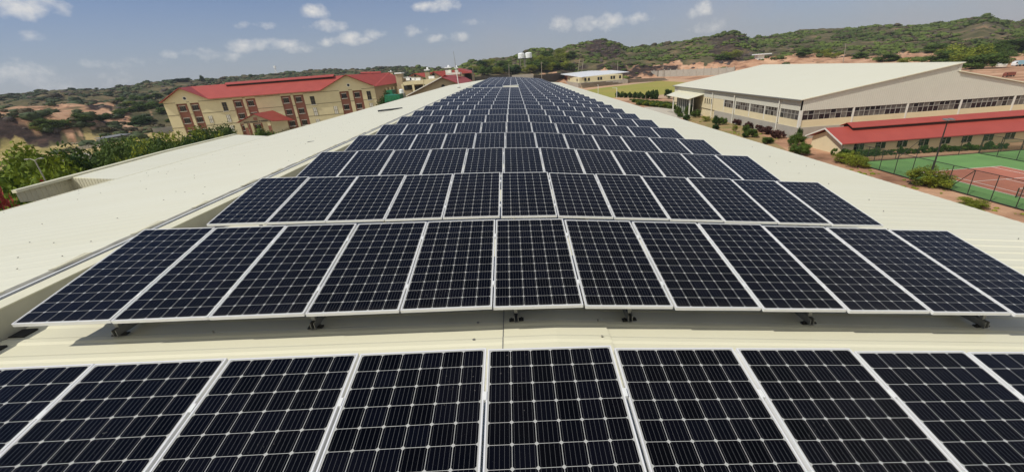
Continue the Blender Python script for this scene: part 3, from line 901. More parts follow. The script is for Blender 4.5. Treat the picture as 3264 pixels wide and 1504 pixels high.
PROTO = [bush_proto(i, 70, random.choice((.55, .7, .85))) for i in range(8)]
PROTO_S = [bush_proto(20 + i, 26, random.choice((.6, .75))) for i in range(6)]


def scatter(name, items, m, label, protos=PROTO):
    Vs, Fs, Ts, o = [], [], [], 0
    r = np.random.default_rng(len(items))
    for (x, y, z, s, zs, tone) in items:
        V, F, T = protos[r.integers(len(protos))]
        a = r.uniform(0, 6.28); c, q = math.cos(a), math.sin(a)
        X = V @ np.array([[c, q, 0], [-q, c, 0], [0, 0, 1]]) * np.array([s, s, s * zs]) + np.array([x, y, z - .15 * s])
        Vs.append(X); Fs.append(F + o); Ts.append(np.clip(T * .6 + tone, 0, 1)); o += len(V)
    me = fast_mesh(name, np.concatenate(Vs), np.concatenate(Fs), np.concatenate(Ts), m)
    ob = bpy.data.objects.new(name, me); col.objects.link(ob); tag(ob, label, 'scrub', kind='stuff'); return ob


def nz2(x, y, s=0.02, o=0.0): return mnoise.fractal(Vector((x * s, y * s, o)), 1.0, 2.0, 4)


# hillside scrub
near_, far_, brown_ = [], [], []
r = np.random.default_rng(3)
A_S = np.array([AZ(u) for u in (-200, 3600)])
for _ in range(26000):
    a = r.uniform(A_S[0], A_S[1]); d = math.sqrt(r.uniform(150 ** 2, 860 ** 2))
    x = CAM[0] + d * math.sin(math.radians(a)); y = d * math.cos(math.radians(a))
    sa = float(areaf(SANDY, np.array([a]), np.array([d]))[0]); gr = float(areaf(GRASSY, np.array([a]), np.array([d]))[0]); ro = float(areaf(ROCKY, np.array([a]), np.array([d]))[0])
    n = nz2(x, y, .022)
    left_ = a < AZ(1450)
    den = (0.5 if left_ else 0.62) + n * 2.0
    if d < 262: den = 0.05 + (n > .32) * .45
    if a > AZ(1480) and d < 345: continue
    if a > AZ(1650) and a < AZ(2450) and d < 424: continue
    if a > AZ(1450) and d < 400: den *= .5
    if AZ(480) < a < AZ(1480) and d < 300: continue
    den *= (1 - .85 * min(1, sa * 1.2)) * (1 - .8 * ro)
    if AZ(2230) < a < AZ(2440) and 450 < d < 640: den *= .7
    if r.uniform() > den: continue
    s = r.uniform(.9, 2.4) * (1 + .0009 * d) * (1 if left_ else 1.2)
    if r.uniform() < .12: s *= 1.35
    z = terrain_z(x, y)
    tone = .15 + .55 * max(0, min(1, .5 + nz2(x, y, .012, 9.0) * 1.3)) + r.uniform(-.15, .15)
    left = a < AZ(1300)
    if AZ(1640) < a < AZ(1860): tone += .22
    s *= 1 + .35 * max(-1, min(1, n * 2)); it = (x, y, z, s, r.uniform(.42, .85), tone)
    if left: (far_ if r.uniform() < .75 else brown_).append(it)
    else: (near_ if r.uniform() < .8 else brown_).append(it)
scatter('hillside_scrub', near_, 'scrub', 'green thorn scrub covering the rocky hills beyond the sports field', PROTO_S)
scatter('distant_scrub', far_, 'scrub_far', 'dark scrub covering the low hills on the left horizon', PROTO_S)
scatter('dry_scrub', brown_, 'scrub_brown', 'brownish dry scrub mixed through the hillsides', PROTO_S)
rocks = []
for _ in range(9000):
    a = r.uniform(A_S[0], A_S[1]); d = math.sqrt(r.uniform(262 ** 2, 700 ** 2)); x = CAM[0] + d * math.sin(math.radians(a)); y = d * math.cos(math.radians(a))
    if a > AZ(1480) and d < 432: continue
    ro = float(areaf(ROCKY, np.array([a]), np.array([d]))[0]); n = nz2(x, y, .03, 4.0)
    if r.uniform() > .10 + .5 * ro + max(0, n) * .8: continue
    rocks.append((x, y, terrain_z(x, y) - .3, r.uniform(.5, 1.9) * (1 + .0006 * d), r.uniform(.5, .9), .3))
def rock_proto(sd):
    q = np.random.default_rng(sd); return ICO_V * (1 + q.uniform(-.35, .2, (len(ICO_V), 1))), ICO_F, np.zeros(len(ICO_V))
mat('boulder', (0.10, 0.075, 0.062), rough=0.95, color2=(0.03, 0.024, 0.022), vscale=.08)
ob = scatter('boulders', rocks, 'boulder', 'dark boulders strewn over the hillsides', [rock_proto(i) for i in range(5)]); ob['category'] = 'boulders'
print('scrub', len(near_), len(far_), len(brown_))


def crown_mesh(name, seed, m, n=1500, size=.30, flat=1.0, clumps=16, inner=True):
    """crown of unit radius standing on z=0: leaf clumps gathered round many boughs"""
    r = np.random.default_rng(seed)
    B = r.normal(size=(clumps, 3)); B /= np.linalg.norm(B, axis=1)[:, None]
    B = B * r.uniform(.30, .84, (clumps, 1)); B[:, 2] *= .85
    br = r.uniform(.17, .34, clumps)
    w = br ** 2 / np.sum(br ** 2)
    ci = r.choice(clumps, n, p=w)
    D = r.normal(size=(n, 3)); D /= np.linalg.norm(D, axis=1)[:, None]
    C = B[ci] + D * (br[ci] * r.uniform(.6, 1.12, n))[:, None]
    C[:, 2] = C[:, 2] * flat + flat
    LV, LF = leaves(C, size * .27, r)
    tone = np.repeat(np.clip(.5 * r.uniform(0, 1, clumps)[ci] + r.uniform(0, .5, n), 0, 1), 4)
    tri = np.concatenate([LF[:, [0, 1, 2]], LF[:, [0, 2, 3]]])
    V, F, T = LV, tri, tone
    if inner:
        for b in range(clumps):
            q = ICO_V * (1 + r.uniform(-.25, .15, (len(ICO_V), 1))) * br[b] * .58 + B[b]; q[:, 2] = q[:, 2] * flat + flat
            F = np.concatenate([F, ICO_F + len(V)]); V = np.concatenate([V, q]); T = np.concatenate([T, np.full(len(q), r.uniform(0, .35))])
    V = V - [0, 0, V[:, 2].min()]; V = V * [1 / np.percentile(np.abs(V[:, 0]), 99), 1 / np.percentile(np.abs(V[:, 1]), 99), 2 / V[:, 2].max()]
    return fast_mesh(name, V, F, T, m)


CR = {}
for m_ in ('leaf_bright', 'leaf_dark', 'leaf_mid', 'leaf_olive', 'leaf_plum', 'leaf_red'):
    ol = m_ in ('leaf_olive', 'leaf_red')
    CR[m_] = [crown_mesh('crown', 100 + i, m_, n=3600 if ol else 6800, size=.18 if ol else .16, clumps=24 if ol else 36, inner=not ol) for i in range(3)]
SM = {}
for m_ in ('leaf_dark', 'leaf_mid', 'leaf_olive', 'leaf_plum'):
    SM[m_] = [crown_mesh('foliage', 200 + i, m_, n=700, size=.5, clumps=11) for i in range(3)]
TR = []
for i in range(3):
    mb = MB(); r_ = random.Random(i)
    mb.bar((0, 0, 0), (.03, .02, .55), .055, 'trunk', r2=.04)
    for k in range(6):
        a = k * 1.05 + r_.random(); mb.bar((.02, .02, .35 + .06 * k), (.38 * math.cos(a), .38 * math.sin(a), .75 + .1 * r_.random()), .025, 'trunk', seg=5, r2=.008)
    TR.append(mb.mesh('trunk'))


def tree(x, y, z, w, h, kind, label, group, name='tree', cat='tree', crown_from=.25, seed=0):
    """w crown width, h full height"""
    root = empty(name, (x, y, z), label, cat, group)
    rr = random.Random(seed * 31 + 5)
    c = bpy.data.objects.new('crown', CR[kind][seed % 3]); col.objects.link(c); c.parent = root
    ch = h * (1 - crown_from)
    c.location = (0, 0, h * crown_from); c.scale = (w / 2, w / 2 * rr.uniform(.85, 1.1), ch / 2); c.rotation_euler = (0, 0, rr.uniform(0, 6.28))
    t = bpy.data.objects.new('trunk', TR[seed % 3]); col.objects.link(t); t.parent = root
    t.scale = (w * .6, w * .6, h * .85); t.rotation_euler = (0, 0, rr.uniform(0, 6.28))
    return root


def shrub(x, y, z, w, h, kind, label, group, name='shrub', seed=0):
    c = bpy.data.objects.new(name, SM[kind][seed % 3]); col.objects.link(c)
    rr = random.Random(seed * 17 + 3)
    c.location = (x, y, z - .05 * h); c.scale = (w / 2, w / 2 * rr.uniform(.85, 1.15), h / 2); c.rotation_euler = (0, 0, rr.uniform(0, 6.28))
    return tag(c, label, 'shrub', group)


# ------------------------------------------------------------------ trees left of the canopy: (col row of crown top, distance, width)
def tree_at(u, v, d, w, kind, label, group, seed, base=G, cf=.2):
    P = on(u, v, d=d); return tree(P[0], P[1], base, w, P[2] - base, kind, label, group, seed=seed, crown_from=cf)


bright = [(-30, 470, 52, 8), (28, 458, 58, 8), (84, 444, 64, 8.5), (140, 456, 60, 7), (60, 500, 48, 6), (122, 505, 50, 5.5), (-22, 535, 42, 6)]
desc = ['cut by the left edge of the picture', 'second from the left edge', 'tallest of the clump behind the canopy', 'rightmost of the yellow-green clump', 'low in front of the tall ones', 'in front, just left of the thin lamp post', 'lowest, at the left edge above the red bushes']
for i, (q, dsc) in enumerate(zip(bright, desc)):
    tree_at(*q, 'leaf_bright', f'bright yellow-green tree {dsc}', 'bright trees beyond the left canopy', i, cf=.1)
tree_at(207, 446, 60, 6.4, 'leaf_dark', 'single dark green round tree right of the yellow-green clump', None, 7, cf=.06)
mid = [(305, 452, 72, 8), (350, 444, 78, 8), (300, 478, 60, 5.5), (398, 428, 84, 8), (440, 436, 76, 7), (418, 458, 64, 6.5), (478, 422, 88, 8), (520, 424, 84, 7), (560, 414, 90, 8),
       (600, 408, 94, 7.5), (640, 402, 98, 7.5), (676, 398, 100, 8), (705, 410, 92, 6), (365, 470, 62, 6), (540, 440, 76, 6), (480, 452, 68, 6), (660, 424, 86, 6), (600, 428, 80, 6)]
for i, q in enumerate(sorted(mid)):
    q = (q[0], q[1] - 6, q[2], q[3] * .9)
    kind = ('leaf_mid', 'leaf_dark', 'leaf_mid', 'leaf_olive')[i % 4] if i > 2 else 'leaf_mid'
    tree_at(*q, kind, f'leafy tree in the belt before the hostel, {ORD[i]} from the left', 'tree belt beyond the canopy', 20 + i, cf=.12)
for i, (u, v, d, w) in enumerate([(-14, 600, 30, 3.4), (36, 588, 31, 3.2), (74, 572, 33, 2.6), (5, 618, 27, 2.6)]):
    P = on(u, v, d=d); c = bpy.data.objects.new('flower_bush', CR['leaf_red'][i % 3]); col.objects.link(c)
    c.location = (P[0], P[1], G + .0); c.scale = (w / 2, w / 2, (P[2] - G) / 2)
    tag(c, 'red-leaved bush beyond the canopy, ' + ['leftmost at the frame edge', 'in the middle of three', 'rightmost, by the lamp post', 'lowest of all'][i], 'bush', 'red bushes beyond the canopy')
for i, (u, v, d, w) in enumerate([(20, 625, 28, 3.4), (-30, 640, 25, 3.4), (52, 652, 27, 1.8), (150, 552, 40, 4), (185, 540, 42, 4)]):
    P = on(u, v, d=d); tree(P[0], P[1], G, w, P[2] - G, 'leaf_bright', ['green bush under the red bushes near the canopy corner', 'green bush at the frame edge left of the canopy', 'small green bush at the foot of the canopy corner', 'green bush behind the canopy edge at the lamp post', 'green bush behind the canopy edge beside the dark tree'][i], None, seed=60 + i, name='bush', cat='bush', crown_from=.02)
# trees in front of the hostel porch and pieces seen beyond
for i, (u, v, d, w) in enumerate([(835, 398, 112, 7), (905, 412, 110, 8), (810, 420, 104, 6)]):
    P = on(u, v, d=d); tree(P[0], P[1], G, w, max(2.5, P[2] - G), 'leaf_mid', 'leafy tree before the hostel porch, ' + ['in the middle, tallest', 'right of the porch pillar', 'left of the porch, lowest'][i], 'trees before the hostel porch', seed=80 + i, crown_from=.1)
# bushes in the dry field
fld = [(262, 385, 12, 'leaf_mid'), (318, 381, 9, 'leaf_dark'), (200, 398, 9, 'leaf_mid'), (150, 402, 12, 'leaf_mid'), (130, 415, 8, 'leaf_olive'), (170, 412, 8, 'leaf_mid'), (455, 393, 14, 'leaf_dark'), (428, 396, 7, 'leaf_dark'),
       (340, 372, 8, 'leaf_mid'), (385, 362, 10, 'leaf_mid'), (415, 355, 9, 'leaf_mid'), (445, 350, 11, 'leaf_mid'), (480, 345, 12, 'leaf_mid'), (500, 338, 12, 'leaf_mid'), (415, 333, 9, 'leaf_olive'), (440, 335, 10, 'leaf_mid'), (520, 355, 10, 'leaf_mid'),
       (395, 335, 7, 'leaf_mid'), (340, 415, 4, 'leaf_dark'), (275, 428, 3, 'leaf_dark'), (470, 318, 14, 'leaf_mid'), (430, 315, 12, 'leaf_mid'), (390, 320, 11, 'leaf_mid'), (500, 308, 12, 'leaf_mid'), (350, 300, 10, 'leaf_dark'), (540, 385, 6, 'leaf_mid')]
for i, (u, v, w, kd) in enumerate(sorted(fld)):
    P = hit(u, v + 4)
    if P is None: continue
    w *= .72; tree(P[0], P[1], P[2] - .4, w, w * .5, kd, f'round bush in the dry field left of the hostel, {ORD[i]} from the left', 'bushes in the dry field', seed=90 + i, name='bush', cat='bush', crown_from=.02)

# ------------------------------------------------------------------ left hostel building (three storeys, red roof)
az_ = math.radians(75)
U_ = np.array([math.sin(az_), math.cos(az_), 0]); NN = np.array([math.cos(az_), -math.sin(az_), 0])
A0 = on(*c2(65, 550), d=190)
def FP(s, z, off=0.0):
    q = A0 + U_ * s + NN * off; return np.array([q[0], q[1], z])
def fbox(mb, s0, s1, o0, o1, z0, z1, m):
    P = [FP(s0, z0, o0), FP(s1, z0, o0), FP(s1, z0, o1), FP(s0, z0, o1)]
    mb.prism(P, (0, 0, z1 - z0), m)
hs = empty('hostel_building', (A0[0], A0[1], G), 'three-storey cream hostel with long red gabled roof and brown window bays on the left', 'building')
ZE = -0.60
BAYS = [(3.3, 6.5), (7.3, 9.9), (19.9, 23.0), (23.8, 26.8), (34.8, 38.0), (38.8, 42.1), (54.1, 57.3), (58.6, 61.8)]
mb = MB()
prev = 0.0
for s0, s1 in BAYS:
    fbox(mb, prev, s0, -1.2, 0, G, -1.55, 'cream_wall'); prev = s1
fbox(mb, prev, 66.4, -1.2, 0, G, -1.55, 'cream_wall')
fbox(mb, 0, 66.4, -1.2, 0.0, -1.55, ZE - .05, 'cream_wall')
fbox(mb, 0.02, 66.38, -17, -1.2, G, ZE - .05, 'cream_wall')
for s0, ap, s1, za in ((-.0, 6.2, 13.4, 3.45), (48.2, 57.5, 66.4, 3.95)):
    mb.prism([FP(s0, ZE - .05, -.0), FP(s1, ZE - .05, -.0), FP(ap, za - .25, -.0)], tuple(-NN * .4), 'cream_wall')
mb.build('wall', hs)
for i, (s0, s1) in enumerate(BAYS):
    mb = MB(); fbox(mb, s0, s1, -1.1, -.75, G, -1.6, 'brown_bay'); b_ = mb.build('window_bay', hs)
    for zc in (-3.1, -7.0, -11.0):
        mb = MB(); wc = (s0 + s1) / 2 - .25; fbox(mb, wc - .85, wc + .85, -.76, -.70, zc - .75, zc + .75, 'dark_glass')
        for k in (-.3, .3): fbox(mb, wc + k - .03, wc + k + .03, -.70, -.67, zc - .75, zc + .75, 'string_course')
        w_ = sub(mb, 'window', b_)
    mb = MB()
    for zc in (-3.1, -7.0, -11.0):
        fbox(mb, wc - 1.05, wc + 1.05, -.75, -.35, zc - 1.0, zc - .80, 'trim_white')
        fbox(mb, wc - 1.0, wc + 1.0, -.75, -.62, zc + .78, zc + .95, 'trim_white')
    q_ = sub(mb, 'window_sills', b_); q_['kind'] = 'stuff'
for (s, z0, z1, w, m_) in ((11.85, -8.34, -6.0, .95, 'trim_white'), (17.2, -8.55, -6.15, .95, 'trim_white'), (17.2, -12.2, -9.75, .95, 'trim_white'), (44.8, -8.96, -6.2, 1.1, 'trim_white'), (51.7, -9.06, -6.3, 1.1, 'trim_white'), (64.2, -8.9, -6.3, 1.1, 'trim_white'), (44.8, -12.9, -10.2, 1.1, 'trim_white'),
                          (17.2, -4.9, -2.1, 1.25, 'dark_glass'), (44.8, -5.15, -2.35, 1.25, 'dark_glass'), (64.1, -5.15, -2.1, 1.25, 'dark_glass')):
    mb = MB(); fbox(mb, s - w / 2, s + w / 2, 0, .05, z0, z1, m_); f_ = mb.build('shuttered_window' if m_ == 'trim_white' else 'open_window', hs)
    mb = MB()
    for a_, b_ in ((s - w / 2 - .1, s - w / 2), (s + w / 2, s + w / 2 + .1), (s - .04, s + .04)): fbox(mb, a_, b_, 0.0, .08, z0, z1, 'string_course')
    fbox(mb, s - w / 2, s + w / 2, .051, .09, (z0 + z1) / 2 - .05, (z0 + z1) / 2 + .05, 'string_course')
    if m_ != 'trim_white':
        fbox(mb, s - w / 2 - .3, s + w / 2 + .3, .0, .35, z0 - .2, z0, 'trim_white')
    sub(mb, 'frame', f_)
for zc in (-1.15, -5.0, -9.0):
    prev = 0.0; mb = MB()
    for s0, s1 in BAYS:
        fbox(mb, prev, s0, 0.0, .05, zc - .07, zc + .07, 'string_course'); prev = s1
    fbox(mb, prev, 66.4, 0, .05, zc - .07, zc + .07, 'string_course')
    q_ = mb.build('string_course', hs); q_['kind'] = 'stuff'
for ap, zc in ((6.4, .04), (57.7, .43)):
    mb = MB(); C_ = FP(ap, zc, 0)
    for rr_, o_, m_ in ((.62, .04, 'trim_white'), (.42, .06, 'dark_glass')):
        mb.prism([C_ + U_ * rr_ * math.cos(a) + np.array([0, 0, rr_ * math.sin(a)]) for a in np.linspace(0, 2 * math.pi, 17)[:-1]], tuple(NN * o_), m_)
    mb.build('round_vent', hs)
def droof(mb, pts, t=.14, m='red_roof'): mb.slab(pts, t, m)
mb = MB(); o1 = 1.0; db = -8.6
droof(mb, [FP(13.4, ZE, o1), FP(48.2, ZE, o1), FP(57.5, 3.85, db), FP(6.2, 3.6, db)])
droof(mb, [FP(6.2, 3.6, db), FP(57.5, 3.85, db), FP(66.9, ZE, -18.2), FP(-.6, ZE, -18.2)])
droof(mb, [FP(-.7, ZE - .15, 1.2), FP(6.2, 3.35, 1.2), FP(6.2, 3.6, db), FP(-.7, ZE - .15, db)])
droof(mb, [FP(6.2, 3.35, 1.2), FP(13.6, ZE - .0, 1.2), FP(13.4, ZE + .02, o1), FP(6.2, 3.62, db)])
droof(mb, [FP(48.0, ZE, 1.2), FP(57.5, 3.95, 1.2), FP(57.5, 3.90, db)])
B1 = on(*c2(2345, 328), n=NN, p0=A0 - NN * 14); B2 = on(*c2(2200, 243), n=NN, p0=A0 - NN * 16)
droof(mb, [FP(57.5, 3.98, 1.2), FP(67.0, ZE, 1.2), B1, B2, FP(57.5, 3.9, -6)])
mb.build('roof', hs)
mb = MB()
E3 = B1 + (B1 - FP(66.6, ZE, 0.2)) * 0
mb.prism([FP(66.4, G, -.1), B1 + np.array([-.6, .2, G - B1[2]]), B1 + np.array([-.6, .2, -.25]), FP(66.4, ZE - .25, -.1)], tuple(-NN * .3), 'tan_wall')
mb.build('side_wall', hs)
mb = MB()
for k in range(6):
    P = FP(66.4, G, .4) + (B1 + np.array([0, 0, G - B1[2]]) - FP(66.4, G, 0)) * (.35 + .12 * k)
    mb.box(P[0] - .25, P[0] + .25, P[1] - .25, P[1] + .25, G, -1.6 + .1 * k, 'cream_wall')
q_ = mb.build('veranda_columns', hs); q_['kind'] = 'stuff'
mb = MB()
droof(mb, [FP(17.2, 3.42, -6.2), FP(52.7, 3.75, -6.2), FP(52.9, 4.45, -8.6), FP(17.0, 4.1, -8.6)]); droof(mb, [FP(17.0, 4.1, -8.6), FP(52.9, 4.45, -8.6), FP(52.7, 3.7, -11), FP(17.2, 3.4, -11)])
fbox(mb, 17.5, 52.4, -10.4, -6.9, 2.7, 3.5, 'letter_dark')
mb.build('ridge_vent', hs)
V0 = on(*c2(1925, 238), n=NN, p0=A0 - NN * 12); V1 = on(*c2(2118, 232), n=NN, p0=A0 - NN * 14)
mb = MB(); mb.slab([V0 + NN * 1.6 + np.array([0, 0, -.5]), V1 + NN * 1.6 + np.array([0, 0, -.5]), V1, V0], .12, 'red_roof')
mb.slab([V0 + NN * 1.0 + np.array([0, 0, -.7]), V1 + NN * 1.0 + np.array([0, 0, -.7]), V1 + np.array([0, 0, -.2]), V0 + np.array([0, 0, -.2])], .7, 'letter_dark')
mb.build('ridge_vent', hs)
# entrance porch
pA = FP(27.6, -6.02, 10); pL = FP(22.0, -8.3, 10); pR = FP(32.5, -8.75, 10); pB = on(*c2(1095, 600), n=NN, p0=A0 + NN * 1.0)
dv = pB - pA; pLb = pL + dv; pRb = on(*c2(1300, 690), n=NN, p0=A0 + NN * 1.0)
mb = MB(); mb.slab([pL, pA, pB, pLb], .15, 'red_roof'); mb.slab([pA, pR, pRb, pB], .15, 'red_roof'); mb.build('porch_roof', hs)
mb = MB(); q = NN * -.3
mb.prism([FP(22.8, -8.9, 9.6), FP(32.0, -9.1, 9.6), FP(32.0, -8.7, 9.6), FP(27.6, -6.3, 9.6), FP(22.8, -8.4, 9.6)], tuple(q), 'tan_wall'); mb.build('porch_gable', hs)
mb = MB(); fbox(mb, 27.1, 28.2, 9.6, 9.7, -8.1, -7.2, 'brown_bay'); mb.build('porch_emblem', hs)
for s_ in (24.3, 31.2):
    mb = MB(); fbox(mb, s_ - .45, s_ + .45, 8.9, 9.6, G, -8.9, 'cream_wall'); fbox(mb, s_ - .45, s_ + .45, 9.6, 9.66, G, -10.2, 'brown_bay'); mb.build('porch_pillar', hs)
mb = MB()      # a line of dark raised letters, too small in the photograph to read
for a, b in ((24.0, 25.75), (25.9, 28.25), (28.45, 28.95), (29.15, 31.1)):
    q = a
    while q < b - .12:
        fbox(mb, q, q + .17, 9.6, 9.66, -8.72, -8.30, 'letter_dark'); fbox(mb, q + .17, q + .24, 9.6, 9.66, -8.72 + .16 * (int(q * 10) % 3), -8.58 + .1 * (int(q * 10) % 3), 'letter_dark'); q += .29
q_ = mb.build('porch_lettering', hs); q_['kind'] = 'stuff'

# ------------------------------------------------------------------ sports hall on the right
sh = empty('sports_hall', (54.6, 81.8, G), 'big cream sports hall with wide shallow metal roof and window band on the right', 'building')
X0, Y0, Y1 = 54.6, 81.8, 149.6
EZ, AX, AZT, ZS = -6.53, 83.5, -2.07, -3.44
XR2 = 116.0; ZR2 = ZS - (XR2 - AX) * .2115
mb = MB(); mb.slab([(X0 - .5, Y0 - .35, EZ - .08), (AX + .6, Y0 - .35, AZT + .09), (AX + .6, Y1 + .4, AZT + .09), (X0 - .5, Y1 + .4, EZ - .08)], .16, 'cream_roof')
mb.slab([(AX + .1, Y0 - .35, ZS), (XR2, Y0 - .35, ZR2), (XR2, Y1, ZR2), (AX + .1, Y1, ZS)], .16, 'cream_roof'); mb.build('roof', sh)
mb = MB()
def corr_wall(mb, pts_fn, n, m, amp=.035):
    """vertical corrugation: strips alternately set forward and back"""
    for i in range(n):
        q = pts_fn(i / n, (i + 1) / n, amp if i % 2 else 0.0); mb.prism(q[0], q[1], m)
CB = -8.74
def topz(x): return EZ + (x - X0) * (AZT - EZ) / (AX - X0) if x < AX else ZS - (x - AX) * .2115
def gfn(a, b, amp):
    xa = X0 + (XR2 - X0) * a; xb = X0 + (XR2 - X0) * b
    return [(xa, Y0 - amp, CB), (xb, Y0 - amp, CB), (xb, Y0 - amp, topz(xb) - .1), (xa, Y0 - amp, topz(xa) - .1)], (0, .25, 0)
corr_wall(mb, gfn, 300, 'clad')
def sfn(a, b, amp):
    ya = Y0 + (Y1 - Y0) * a; yb = Y0 + (Y1 - Y0) * b
    return [(X0 - amp, ya, CB), (X0 - amp, yb, CB), (X0 - amp, yb, EZ - .25), (X0 - amp, ya, EZ - .25)], (.25, 0, 0)
corr_wall(mb, sfn, 340, 'clad')
o = mb.build('cladding', sh)
mb = MB(); mb.box(AX - .2, AX + .35, Y0 - .1, Y1, ZS - .1, AZT, 'clad'); mb.build('roof_step', sh)
mb = MB(); mb.box(X0 - .75, X0 - .5, Y0 - .4, Y1 + .4, EZ - .34, EZ - .12, 'galv_steel'); mb.build('gutter', sh)
mb = MB()
mb.box(X0 + .25, XR2, Y0 + .3, Y1, G, CB, 'hall_cream_wall')
mb.box(X0, X0 + .25, Y0, Y1, -11.8, -10.48, 'hall_cream_wall'); mb.box(X0 + .25, XR2, Y0, Y0 + .3, -11.8, -10.48, 'hall_cream_wall')
WB0, WB1 = -10.48, CB - .02
ye = 113.0     # windows run from the near corner to here, solid wall beyond
mb.box(X0, X0 + .25, ye, Y1, WB0, WB1, 'hall_cream_wall')
mb.build('wall', sh)
mb = MB(); mb.box(X0 - .22, X0, Y0 - .2, 118, G, -11.8, 'grey_wall'); mb.box(X0, XR2, Y0 - .22, Y0, G, -11.8, 'grey_wall'); mb.build('plinth', sh)
mb = MB(); mb.box(X0 - .1, X0 + .35, Y0 - .18, Y0 + .3, -11.8, CB + .1, 'trim_white'); mb.box(X0 - .35, X0 + .5, Y0 - .45, Y0, G, -11.78, 'grey_wall'); mb.build('corner_column', sh)
# window band: panes between posts, some open and dark
def window(axis, a, b, root, label=None):
    mbf = MB(); w_ = 1.5
    if axis == 'y':   # side wall, facing -x
        bk = MB(); bk.box(X0 + .12, X0 + .2, a, b, WB0, WB1, 'grey_glass'); P_ = bk.build('window', root)
        n_ = max(3, int((b - a) / 1.05)); st = (b - a) / n_
        for i in range(n_ + 1): mbf.box(X0 + .05, X0 + .12, a + i * st - .035, a + i * st + .035, WB0, WB1, 'pole_grey')
        mbf.box(X0 + .04, X0 + .12, a, b, WB0 + .95, WB0 + 1.02, 'pole_grey')
        dk = MB()
        for i in range(n_):
            if random.random() < .35: dk.box(X0 + .105, X0 + .12, a + i * st + .05, a + (i + 1) * st - .05, WB0 + .03, WB0 + .93, 'dark_glass')
            if random.random() < .3: dk.box(X0 + .105, X0 + .12, a + i * st + .05, a + (i + 1) * st - .05, WB0 + 1.04, WB1 - .03, 'dark_glass')
    else:
        bk = MB(); bk.box(a, b, Y0 + .12, Y0 + .2, WB0, WB1, 'grey_glass'); P_ = bk.build('window', root)
        n_ = max(3, int((b - a) / 1.0)); st = (b - a) / n_
        for i in range(n_ + 1): mbf.box(a + i * st - .035, a + i * st + .035, Y0 + .05, Y0 + .12, WB0, WB1, 'pole_grey')
        mbf.box(a, b, Y0 + .04, Y0 + .12, WB0 + .95, WB0 + 1.02, 'pole_grey')
        dk = MB()
        for i in range(n_):
            if random.random() < .4: dk.box(a + i * st + .05, a + (i + 1) * st - .05, Y0 + .105, Y0 + .12, WB0 + .03, WB0 + .93, 'dark_glass')
            if random.random() < .5: dk.box(a + i * st + .05, a + (i + 1) * st - .05, Y0 + .105, Y0 + .12, WB0 + 1.04, WB1 - .03, 'dark_glass')
    q1 = sub(mbf, 'frame', P_)
    if dk.v:
        q2 = sub(dk, 'open_panes', P_); q2['kind'] = 'stuff'
S_ = lambda a, b: on(*t2(a, b), x=X0)
yb_ = [S_(2275, 600)[1], S_(1985, 560)[1], S_(1735, 530)[1], S_(1490, 500)[1], S_(1255, 440)[1], S_(1070, 430)[1]]
yb_[0] = Y0 + .4; ye_ = yb_[-1]
for a, b in zip(yb_[:-1], yb_[1:]): window('y', a + .15, b - .15, sh)
mb = MB(); mb.box(X0, X0 + .25, ye_, ye, WB0, WB1, 'hall_cream_wall'); mb.build('wall_panel', sh)
for yp in yb_[1:]:
    mb = MB(); mb.box(X0 - .06, X0 + .25, yp - .15, yp + .15, -11.6, CB - .02, 'trim_white'); mb.build('pilaster', sh)
gx = [X0 + .4, 65.0, 75.5, 86.0, 96.5, 107.0, 116.0]
for a, b in zip(gx[:-1], gx[1:]): window('x', a + .15, b - .15, sh)
for xp in gx[1:-1]:
    mb = MB(); mb.box(xp - .15, xp + .15, Y0 - .06, Y0 + .25, -11.8, CB - .02, 'trim_white'); mb.build('pilaster', sh)
for (a, b) in ((1975, 600), (1250, 440), (900, 330)):
    yp = S_(a, b)[1]; mb = MB(); mb.bar((X0 - .35, yp, G), (X0 - .35, yp, EZ - .3), .11, 'trim_white', seg=8); mb.build('downpipe', sh)
for a in (760, 795, 828, 862, 357, 382, 407):
    P = S_(a, 395 if a > 500 else 310); mb = MB(); mb.box(X0 - .03, X0 + .02, P[1] - .22, P[1] + .22, -10.5, -9.1, 'dark_glass'); mb.build('slot_window', sh)
# porch with glazed screen
yp0, yp1 = S_(720, 400)[1], S_(440, 300)[1]
mb = MB(); mb.slab([(X0 - 4.6, yp0 - .6, -9.05), (X0, yp0 - .6, -8.0), (X0, yp1 + 6.5, -8.0), (X0 - 4.6, yp1 + 4.5, -9.05)], .15, 'cream_roof'); mb.build('porch_roof', sh)
mb = MB(); mb.box(X0 - 2.6, X0 - 2.5, yp0 + .3, yp1, G + .35, -9.0, 'door_green'); pr = mb.build('entrance_screen', sh)
mb = MB()
for i in range(9):
    yy = yp0 + .3 + (yp1 - yp0 - .3) * i / 8; mb.box(X0 - 2.72, X0 - 2.6, yy - .07, yy + .07, G + .35, -9.0, 'trim_white')
q_ = sub(mb, 'mullions', pr); q_['kind'] = 'stuff'
for yy in (yp0 + .1, yp1 + .2):
    mb = MB(); mb.box(X0 - 3.9, X0 - 3.6, yy - .15, yy + .15, G, -8.95, 'trim_white'); mb.build('porch_post', sh)
mb = MB(); mb.box(X0 - 5.2, X0, yp0 - 1, yp1 + 1.5, G, G + .18, 'concrete'); mb.box(X0 - 4.8, X0, yp0 - .6, yp1 + 1.1, G + .18, G + .35, 'concrete'); mb.build('porch_steps', sh)

